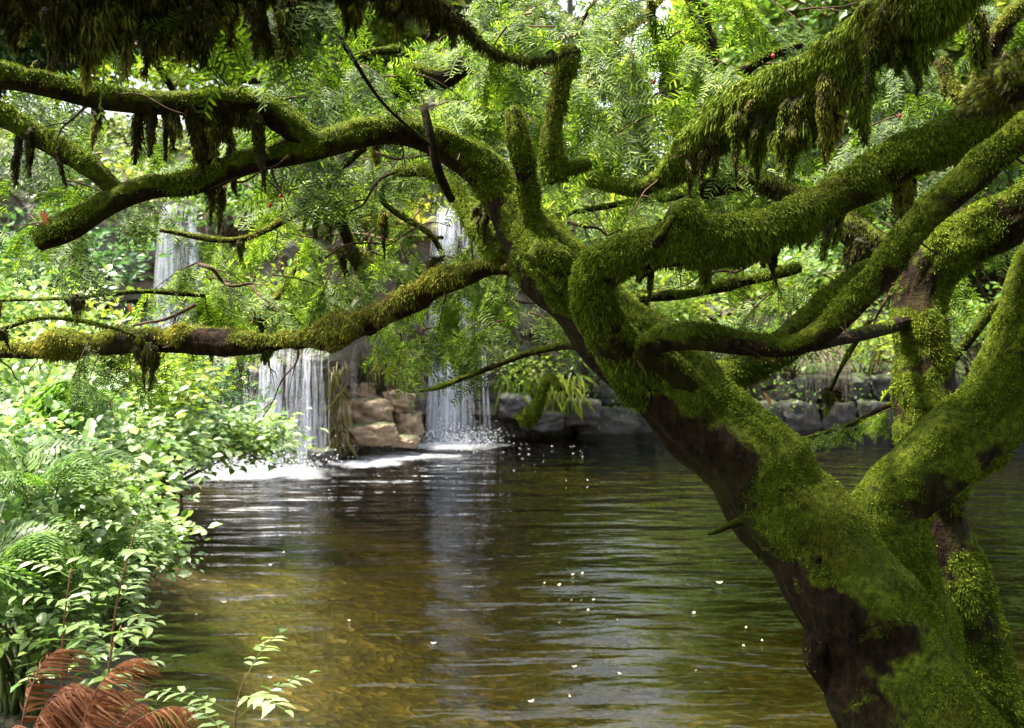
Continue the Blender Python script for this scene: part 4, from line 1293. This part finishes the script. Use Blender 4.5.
FT = [(-60, 24, -160, 330, 'tall dark tree at the far left of the slope', M_DARK),
      (90, 26, -120, 330, 'tall green tree on the slope above the upper left waterfall', M_GREEN),
      (230, 25, -150, 300, 'tall lime leaved tree on the slope left of the centre', M_LIME),
      (370, 27, -170, 260, 'tall green tree on the slope left of the central waterfall', M_GREEN),
      (575, 30, -150, 230, 'thin crowned pale tree at the skyline behind the two moss stubs', M_LIME),
      (800, 25, -150, 230, 'tall lime tree on the slope behind the shaggy upper limb', M_LIME),
      (860, 24, -170, 270, 'tall mid green tree on the slope behind the rear mossy trunk', M_GREEN),
      (1000, 25, -160, 280, 'tall bright tree on the slope at the right edge', M_GREEN),
      (1150, 22, -200, 330, 'tall green tree on the slope right of the frame edge', M_GREEN),
      (930, 21, -170, 260, 'dense lime tree standing in front of the tall bright tree at the right', M_LIME),
      (800, 21.5, -150, 240, 'dense green tree in front of the mid green tree on the right', M_GREEN),
      (455, 24, -120, 150, 'dense dark tree on the slope above the central waterfall', M_DARK),
      (300, 21, -150, 260, 'dense lime tree in front of the tall trees left of the centre', M_LIME),
      (770, 27, -150, 150, 'dense dark tree behind the shaggy upper limb', M_DARK),
      (465, 31, -90, 200, 'distant cool green tree at the skyline above the central waterfall', M_BLUE),
      (620, 32, -130, 190, 'thin crowned green tree at the skyline right of the two moss stubs', M_GREEN)]
for i, (px, d, ty, w, lab, mat) in enumerate(FT):
    far_tree(px, d, ty, w, lab, mat, 400 + i, n=(900 if 'thin' in lab else 15000), leaf=0.19, lean=rng.uniform(-.5, .5))

# woodland behind the viewer, which keeps the low sky off the trunks
for i, (x, y, w, h) in enumerate([(-1.0, -8, 6, 11), (4.5, -7, 6.5, 11), (9.5, -3, 6, 10)]):
    root = thing('tree', ['tree straight behind the viewer', 'broad tree behind the viewer at the right', 'tree on the near bank far to the right'][i], 'tree', (x, y, .3), 0, 'trees behind the viewer')
    lv, st = bush_mesh(h, w, w * .8, 2600, .45, 900 + i, flat=.3, low=.9, clusters=200)
    mesh_obj('crown', [lv], [M_DARK], root, smooth=False)
    c = spline(np.array([[0, 0, -.3], [.1, 0, h * .4], [0, .1, h * .9]]), .4)
    mesh_obj('trunk', [tube(c, np.linspace(.22, .03, len(c)), 10) + (0,)], [M_TRUNK], root)

# a yew on the far rocks whose sprays hang in front of the falls
def far_yew(label, px, py, d, shoots, mat, seed):
    b = P(px, py, d)
    root = thing('yew_sapling', label, 'tree', b)
    r = np.random.default_rng(seed)
    ch = []
    br = []
    for (ax, ay, ad, bx, by, bd) in shoots:
        a, e = P(ax, ay, ad), P(bx, by, bd)
        c = spline(np.array([b, (b + a) / 2 + [0, 0, .15], a, e]), 0.15)
        br.append(tube(c, np.linspace(0.045, 0.006, len(c)), 7) + (0,))
        k = spline(np.array([a, (a + e) / 2 + [0, 0, 0.08], e]), 0.06)
        ch += sprays_along(k, 60 if 'lip' in label else 36, 0.9, 0.7, FARSPRAY, r, 0.1)
    mesh_obj('branch', br, [M_TRUNK], root)
    mesh_obj('foliage', ch, [mat], root, smooth=False)
    return root


far_yew('spreading yew hanging bright sprays over the lip of the left waterfall', 335, 330, 13.3, [(300, 250, 11.0, 210, 250, 10.5), (290, 270, 11, 240, 310, 10.4), (330, 225, 11, 260, 215, 10.6), (320, 290, 11, 300, 320, 10.5), (350, 210, 11.5, 420, 240, 11)], M_YEWB, 5)
far_yew('small yew spreading sprays in front of the central cliff face', 425, 330, 14.2, [(390, 270, 12, 360, 290, 11.5), (420, 240, 12, 460, 260, 11.6), (390, 215, 12.5, 330, 205, 12), (410, 330, 12.5, 395, 345, 12)], M_YEWB, 6)
far_yew('young yew leaning from the right shore over the water', 660, 370, 15.9, [(620, 300, 13, 570, 300, 12.5), (680, 290, 13, 720, 300, 12.4), (640, 320, 13, 600, 340, 12.6), (700, 250, 13.4, 640, 230, 13)], M_YEWB, 7)

# bare stems trailing over the wall
for i, (x0, x1) in enumerate([(790, 830)]):
    root = thing('trailing_plant', 'bundle of bare grey stems trailing down over the stone wall', 'plant', P(810, 345, 15.7))
    o = np.array(root.location)
    ch = []
    for k in range(36):
        px = rng.uniform(785, 835)
        e = P(px + rng.uniform(5, 30), rng.uniform(385, 424), 15.15)
        a = P(px, rng.uniform(330, 352), 15.75)
        c = spline(np.array([a, (a + e) / 2 + [0.05, -.22, 0.1], e]), 0.08)
        v, f = tube(c, np.linspace(0.008, 0.003, len(c)), 5)
        ch.append((v, f, 0))
    mesh_obj('stem', ch, [plain_mat('grey_stem', [(0.07, 0.05, 0.035), (0.2, 0.16, 0.12)])], root, o)
    lp = np.array([P(rng.uniform(690, 870), 335 + 75 * rng.random() ** 1.5, rng.uniform(15.1, 15.6)) for _ in range(700)])
    v, f = scatter(LEAF4_V, LEAF4_F, rot_to(rng.normal(0, 1, (700, 3)) * [1, 1, .4] + [0, 0, -.5]), lp, rng.uniform(.04, .1, 700))
    mesh_obj('foliage', [(v, f, 0)], [M_GREEN], root, o, smooth=False)

root = thing('trailing_plant', 'dark ivy trailing over the left end of the stone wall', 'plant', P(640, 385, 15.6))
o = np.array(root.location)
lp = np.array([P(rng.uniform(585, 715), 365 + 60 * rng.random() ** 1.4, rng.uniform(14.9, 15.6)) for _ in range(800)])
v, f = scatter(LEAF4_V, LEAF4_F, rot_to(rng.normal(0, 1, (800, 3)) * [1, 1, .4] + [0, 0, -.5]), lp, rng.uniform(.04, .1, 800))
mesh_obj('foliage', [(v, f, 0)], [M_DARK], root, o, smooth=False)
ch = []
for k in range(14):
    a = P(rng.uniform(590, 710), 362, 15.55)
    e = a + [rng.normal(0, .1), -.4, -rng.uniform(.3, .75)]
    c = spline(np.array([a, (a + e) / 2 + [0, -.1, .1], e]), .08)
    ch.append(tube(c, np.linspace(.008, .003, len(c)), 5) + (0,))
mesh_obj('stem', ch, [M_TWIG], root, o)

# dry grass fringe on the rocks between the falls
for lab, x0, x1, y0, y1, d, n in [('straw coloured grass hanging beside the wide left waterfall', 328, 345, 360, 440, 12.75, 120), ('straw grass fringe on the ledge above the rock pile', 330, 420, 345, 372, 13.6, 200), ('green grass fringe hanging right of the central waterfall', 498, 585, 372, 400, 14.85, 260), ('ochre grass hanging from the cliff high between the waterfalls', 340, 400, 225, 290, 14.6, 260)]:
    root = P((x0 + x1) / 2, y1, d)
    t = rng.random(n)
    pos = np.array([P(rng.uniform(x0, x1), rng.uniform(y0, y1), d + rng.uniform(-.15, .15)) for _ in range(n)])
    dirs = rng.normal(0, .35, (n, 3)) + [0, -.5, -0.8]
    tv = np.array([[-.012, 0, 0], [.012, 0, 0], [.01, .5, .1], [0, 1, -.05], [-.01, .5, .1]]) * 0.8
    v, f = scatter(tv, np.array([[0, 1, 2, 3, 4]]), rot_to(dirs), pos, rng.uniform(.2, .5, n))
    o = mesh_obj('grass_tuft', [(v, f, 0)], [M_STRAW if 'green' not in lab else M_LIME], None, root, smooth=False)
    o.location = [float(q) for q in root]
    tag(o, lab, 'grass')

# ---------------------------------------------------------------- the leafy left bank
BANK = [  # px, top py, depth, width px, label, material, n leaves, leaf length
    (40, 375, 5.2, 190, 'pale leaved shrub nearest the bottom left corner on the bank', M_PALEGLARE, 1500, .075),
    (78, 400, 6.6, 150, 'bright shrub in the middle of the left bank', M_PALEGLARE, 1700, .08),
    (30, 330, 7.2, 200, 'pale shrub standing behind the nearest shrub at the left edge', M_PALEGLARE, 1800, .085),
    (125, 380, 8.8, 150, 'light green shrub leaning over the water in front of the left waterfall', M_PALEGLARE, 1900, .09),
    (90, 300, 9.2, 230, 'broad pale shrub under the low horizontal branch', M_LIME, 2300, .09),
    (130, 425, 10.0, 130, 'low outermost shrub reaching over the pool toward the left waterfall', M_PALEGLARE, 1300, .095),
    (20, 245, 10.4, 190, 'tall shrub at the left edge below the drooping limb', M_PALEGLARE, 2400, .1),
    (150, 330, 10.6, 160, 'cool green shrub beneath the upper left waterfall', M_BLUE, 2000, .09),
    (110, 490, 5.9, 120, 'low spreading shrub by the waterline behind the sapling', M_PALEGLARE, 1200, .07),
    (15, 520, 4.4, 180, 'low leafy shrub behind the rusty fern', M_PALEGLARE, 1100, .065),
]
for i, (px, py, d, w, lab, mat, n, lf) in enumerate(BANK):
    t = P(px, py, d)
    bz = max(0.02, float(ground_z(np.array(t[0]), np.array(t[1]))))
    h = t[2] - bz
    wd = w * d / F
    bush(lab, (t[0], t[1], bz), h, wd, min(wd, 1.6), int(n * 1.7), lf * 0.76, mat, 600 + i, tv=LEAF_V * [1.25, 1, 1], tf=LEAF_F, flat=1.1, group='shrubs on the left bank', low=0.3, lean=(1.3 if 'reaching' in lab else 0.0), stem=M_STEM, droop=0.25)


def frond(L, pairs, seed, arch=0.5, pin=0.32, bip=True, curl=0.0, width=0.3):
    """a fern frond along +y rising then arching; pinnae as toothed blades"""
    r = np.random.default_rng(seed)
    t = np.linspace(0, 1, 24)
    y = L * np.sin(t * (1.1 + arch)) / (1.1 + arch) * 1.15
    z = L * (0.75 * t - (0.55 + arch * .5) * t ** 2.1)
    c = np.stack([0.03 * L * np.sin(t * 3 + seed), y, z], -1)
    v, f = tube(c, np.linspace(0.0045, 0.0008, len(c)) * (L / 0.7), 5)
    ch = [(v, f, 1)]
    V, Fa = [], []
    base = 0
    T = nrm(np.gradient(c, axis=0))
    for k in range(pairs):
        ft = 0.2 + 0.79 * (k + .5) / pairs
        i = min(22, int(ft * 23))
        g = ft * 23 - i
        p = c[i] * (1 - g) + c[i + 1] * g
        tt = T[i]
        side = nrm(np.cross(tt, [0, 0, 1.0]))
        nl = L * pin * np.sin(np.pi * np.clip(0.12 + 0.9 * (1 - ft) ** 0.8, 0, 1) * 0.62) * r.uniform(.85, 1.1)
        for sg in (-1, 1):
            d = nrm(side * sg + tt * 0.45 + [0, 0, -0.25 - curl * r.uniform(.3, 1)] + r.normal(0, 0.08 + curl * .2, 3))
            m = 9 if bip else 7
            q = np.linspace(0, 1, m)
            pc = p + d * (q * nl)[:, None] + np.array([0, 0, -1.0]) * (nl * (0.25 + curl) * q ** 2)[:, None]
            wv = nrm(np.cross(d, np.cross(tt, d) + 1e-6))
            if bip:      # each pinnule its own little blade
                wl = nl * width * np.clip(1.05 - q, .1, 1) * np.where(q < .1, .6, 1)
                for s2 in (-1, 1):
                    dd = nrm(tt * s2 + d * .5 + r.normal(0, .1 + curl * .35, (m, 3)))
                    hw = d * nl / m * 0.42
                    tip = pc + dd * wl[:, None] + np.array([0, 0, -curl]) * wl[:, None]
                    mid = pc + dd * wl[:, None] * .6
                    V.append(np.stack([pc - hw * .7, pc + hw * .7, mid + hw, tip, mid - hw], 1).reshape(-1, 3))
                    j = np.arange(m)[:, None] * 5 + base
                    Fa.append(np.concatenate([j, j + 1, j + 2, j + 3, j + 4], 1))
                    base += 5 * m
            else:
                w_ = nl * (0.046 if curl else 0.12) * r.uniform(.7, 1.2)
                V.append(np.concatenate([pc - tt * w_ * np.clip(1.05 - q, 0.05, 1)[:, None], pc + tt * w_ * np.clip(1.05 - q, 0.05, 1)[:, None]]))
                j = np.arange(m - 1)
                Fa.append(base + np.stack([j, j + 1, m + j + 1, m + j], -1))
                base += 2 * m
    ch.append((np.concatenate(V), np.concatenate(Fa), 0))
    return ch


def fern(label, base, n, L, mat, seed, az=None, elev=0.5, name='fern', stem=M_STEM, curl=0.0, pin=0.32, pairs=18):
    root = thing(name, label, 'fern', base)
    r = np.random.default_rng(seed)
    for k in range(n):
        a = (2 * np.pi * k / n + r.normal(0, .25)) if az is None else R(az[k % len(az)] + r.normal(0, 6))
        ch = frond(L * r.uniform(.75, 1.1), pairs, seed + k, arch=r.uniform(.25, .75), curl=curl, pin=pin, width=0.3, bip=(curl == 0))
        c, s_ = math.cos(a), math.sin(a)
        M = np.array([[c, -s_, 0], [s_, c, 0], [0, 0, 1]])
        tl = r.uniform(0.1, elev)
        ct, st = math.cos(tl), math.sin(tl)
        M = M @ np.array([[1, 0, 0], [0, ct, -st], [0, st, ct]])
        mesh_obj('frond', [(v @ M.T, f, m) for v, f, m in ch], [mat, stem], root, smooth=False)
    return root


def gz(x, y):
    return max(0.0, float(ground_z(np.array(x), np.array(y))))


for lab, px, py, d, n, L, sd in [('bright green fern at the left edge above the rusty fern', -25, 560, 4.0, 10, 0.62, 31), ('lime fern by the left edge behind the pale shrubs', 25, 470, 4.5, 9, 0.6, 45),
                                 ('small fern overhanging the water below the bank shrubs', 75, 560, 4.5, 8, 0.5, 57), ('yellow green fern high on the left bank', 8, 430, 6.4, 9, 1.0, 71)]:
    p = P(px, py, d)
    fern(lab, (p[0], p[1], max(gz(p[0], p[1]), p[2] - 0.12)), n, L, M_FERN, sd, elev=0.6)

# rusty bracken in the corner
p = P(20, 728, 3.05)
fern('rust brown dead bracken fern in the bottom left corner', (p[0], p[1], p[2] - 0.12), 8, 0.46, M_RUST, 83, az=[-110, -50, -75, 70, -25, 120, -95, -60], elev=1.0, name='dead_fern', stem=M_REDSTEM, curl=0.5, pairs=31, pin=0.24)
p = P(75, 760, 2.95)
fern('smaller rust brown dead fern frond cluster beside the corner bracken', (p[0], p[1], p[2] - 0.06), 6, 0.44, M_RUST, 97, az=[-85, -40, 60, -65, -105, -20], elev=1.0, name='dead_fern', stem=M_REDSTEM, curl=0.65, pairs=31, pin=0.22)


def sapling(label, px, py, d, h, nleaf, pairs, leaflet, seed, lean=(0.15, 0), mat=None):
    """upright stem with pinnate leaves"""
    mat = mat or M_SAP
    b = P(px, py, d)
    root = thing('sapling', label, 'plant', b)
    r = np.random.default_rng(seed)
    c = spline(np.array([[0, 0, -.2], [lean[0] * .3, lean[1] * .3, h * .45], [lean[0], lean[1], h]]), 0.03)
    v, f = tube(c, np.linspace(0.006, 0.002, len(c)), 6)
    mesh_obj('stem', [(v, f, 0)], [M_REDSTEM], root)
    for k in range(nleaf):
        i = int((0.3 + 0.7 * (k + .5) / nleaf) * (len(c) - 1))
        a = k * 2.4 + r.normal(0, .3)
        d0 = np.array([math.cos(a), math.sin(a), .35])
        L = leaflet * (pairs + 1) * .75
        rc = spline(np.array([c[i], c[i] + d0 * L * .5, c[i] + d0 * L + [0, 0, -.16 * L]]), 0.015)
        tv, tf = tube(rc, np.linspace(.002, .0008, len(rc)), 4)
        T = nrm(np.gradient(rc, axis=0))
        pos, dr = [], []
        for j in range(pairs):
            q = min(len(rc) - 1, int((.25 + .7 * j / pairs) * (len(rc) - 1)))
            sd = nrm(np.cross(T[q], [0, 0, 1.0]))
            for sg in (-1, 1):
                pos.append(rc[q])
                dr.append(sd * sg + T[q] * .6 + r.normal(0, .12, 3) + [0, 0, -.12])
        pos.append(rc[-1])
        dr.append(T[-1])
        pos, dr = np.array(pos), np.array(dr)
        lv, lf = scatter(LEAF_V * [.8, 1, 1], LEAF_F, rot_to(dr, r.normal(0, .2, len(dr))), pos, leaflet * r.uniform(.8, 1.15, len(pos)))
        mesh_obj('leaf', [(tv, tf, 1), (lv, lf, 0)], [mat, M_STEM], root, smooth=False)
    return root


sapling('tall thin sapling with paired leaflets leaning over the water edge', 105, 705, 3.8, 0.66, 13, 4, .058, 3, (.13, .0))
sapling('shorter sapling with paired leaflets left of the tall thin sapling', 60, 700, 3.7, 0.46, 10, 4, .055, 4, (.05, .0))
sapling('low sprig of paired leaflets at the water edge right of the bracken', 232, 745, 3.5, 0.24, 7, 6, .062, 5, (.05, 0))
sapling('leafy seedling with broad leaflets just behind the bracken', 105, 690, 3.6, 0.22, 6, 2, .075, 8, (.06, 0), M_GREEN)

# ---------------------------------------------------------------- small things on the pool
for k in range(28):
    if k < 7:
        px, py = rng.uniform(540, 640), rng.uniform(560, 725)
    else:
        px, py = rng.uniform(180, 860), 436 + 290 * rng.random() ** 1.6
    d = CAMZ * F / max(py - 290, 60)
    q = P(px, py, d)
    if q[0] < xleft(q[1]) + 0.2:
        continue
    n = 9
    a = np.linspace(0, 2 * np.pi, n, endpoint=False)
    rr = rng.uniform(.004, .016) * (d / 8) ** .5
    v = np.stack([np.cos(a) * rr * 1.6, np.sin(a) * rr * (.8 + .3 * np.cos(a)), .003 + .004 * np.cos(2 * a)], -1)
    v = np.vstack([v, [[0, 0, .001]]])
    fa = np.array([[i, (i + 1) % n, n] for i in range(n)])
    o = mesh_obj('floating_leaf', [(v, fa, 0)], [M_FLOAT])
    o.location = (float(q[0]), float(q[1]), 0.006)
    o.rotation_euler = (0, 0, float(rng.uniform(0, 6.28)))
    tag(o, 'tiny pale fallen leaf floating on the dark pool', 'leaf', 'fallen leaves floating on the pool')

nb = 170
bx, by = rng.normal(-1.8, 1.6, nb), 14.2 - np.abs(rng.normal(0, 1.3, nb))
okb = (bx > xleft(by) + .3) & (by > 5)
bp = np.stack([bx, by, 0 * bx + .004], -1)[okb]
hb_v = np.array([[1, 0, 0], [.5, .87, 0], [-.5, .87, 0], [-1, 0, 0], [-.5, -.87, 0], [.5, -.87, 0], [0, 0, .15]])
v, f = scatter(hb_v, np.array([[i, (i + 1) % 6, 6] for i in range(6)]), np.tile(np.eye(3), (len(bp), 1, 1)), bp, rng.uniform(.004, .011, len(bp)))
kind(mesh_obj('bubbles', [(v, f, 0)], [M_FOAM], attrs={'cover': np.full(len(v), 2.0)}), 'stuff')

for lab, px, py, d, s_ in [('orange dead leaf caught beside the left limb', 42, 210, 3.15, .05), ('curled brown red leaf hanging below the low mossy limb on the right', 764, 392, 3.0, .05), ('dead orange leaf caught on the low horizontal branch', 128, 303, 3.95, .04)]:
    v, f = scatter(LEAF_V, LEAF_F, rot_to(np.array([[.4, -.3, -.9]])), np.zeros((1, 3)), np.array([s_]))
    o = mesh_obj('dead_leaf', [(v, f, 0)], [M_DEADLEAF], smooth=False)
    o.location = [float(x) for x in P(px, py, d)]
    tag(o, lab, 'leaf')
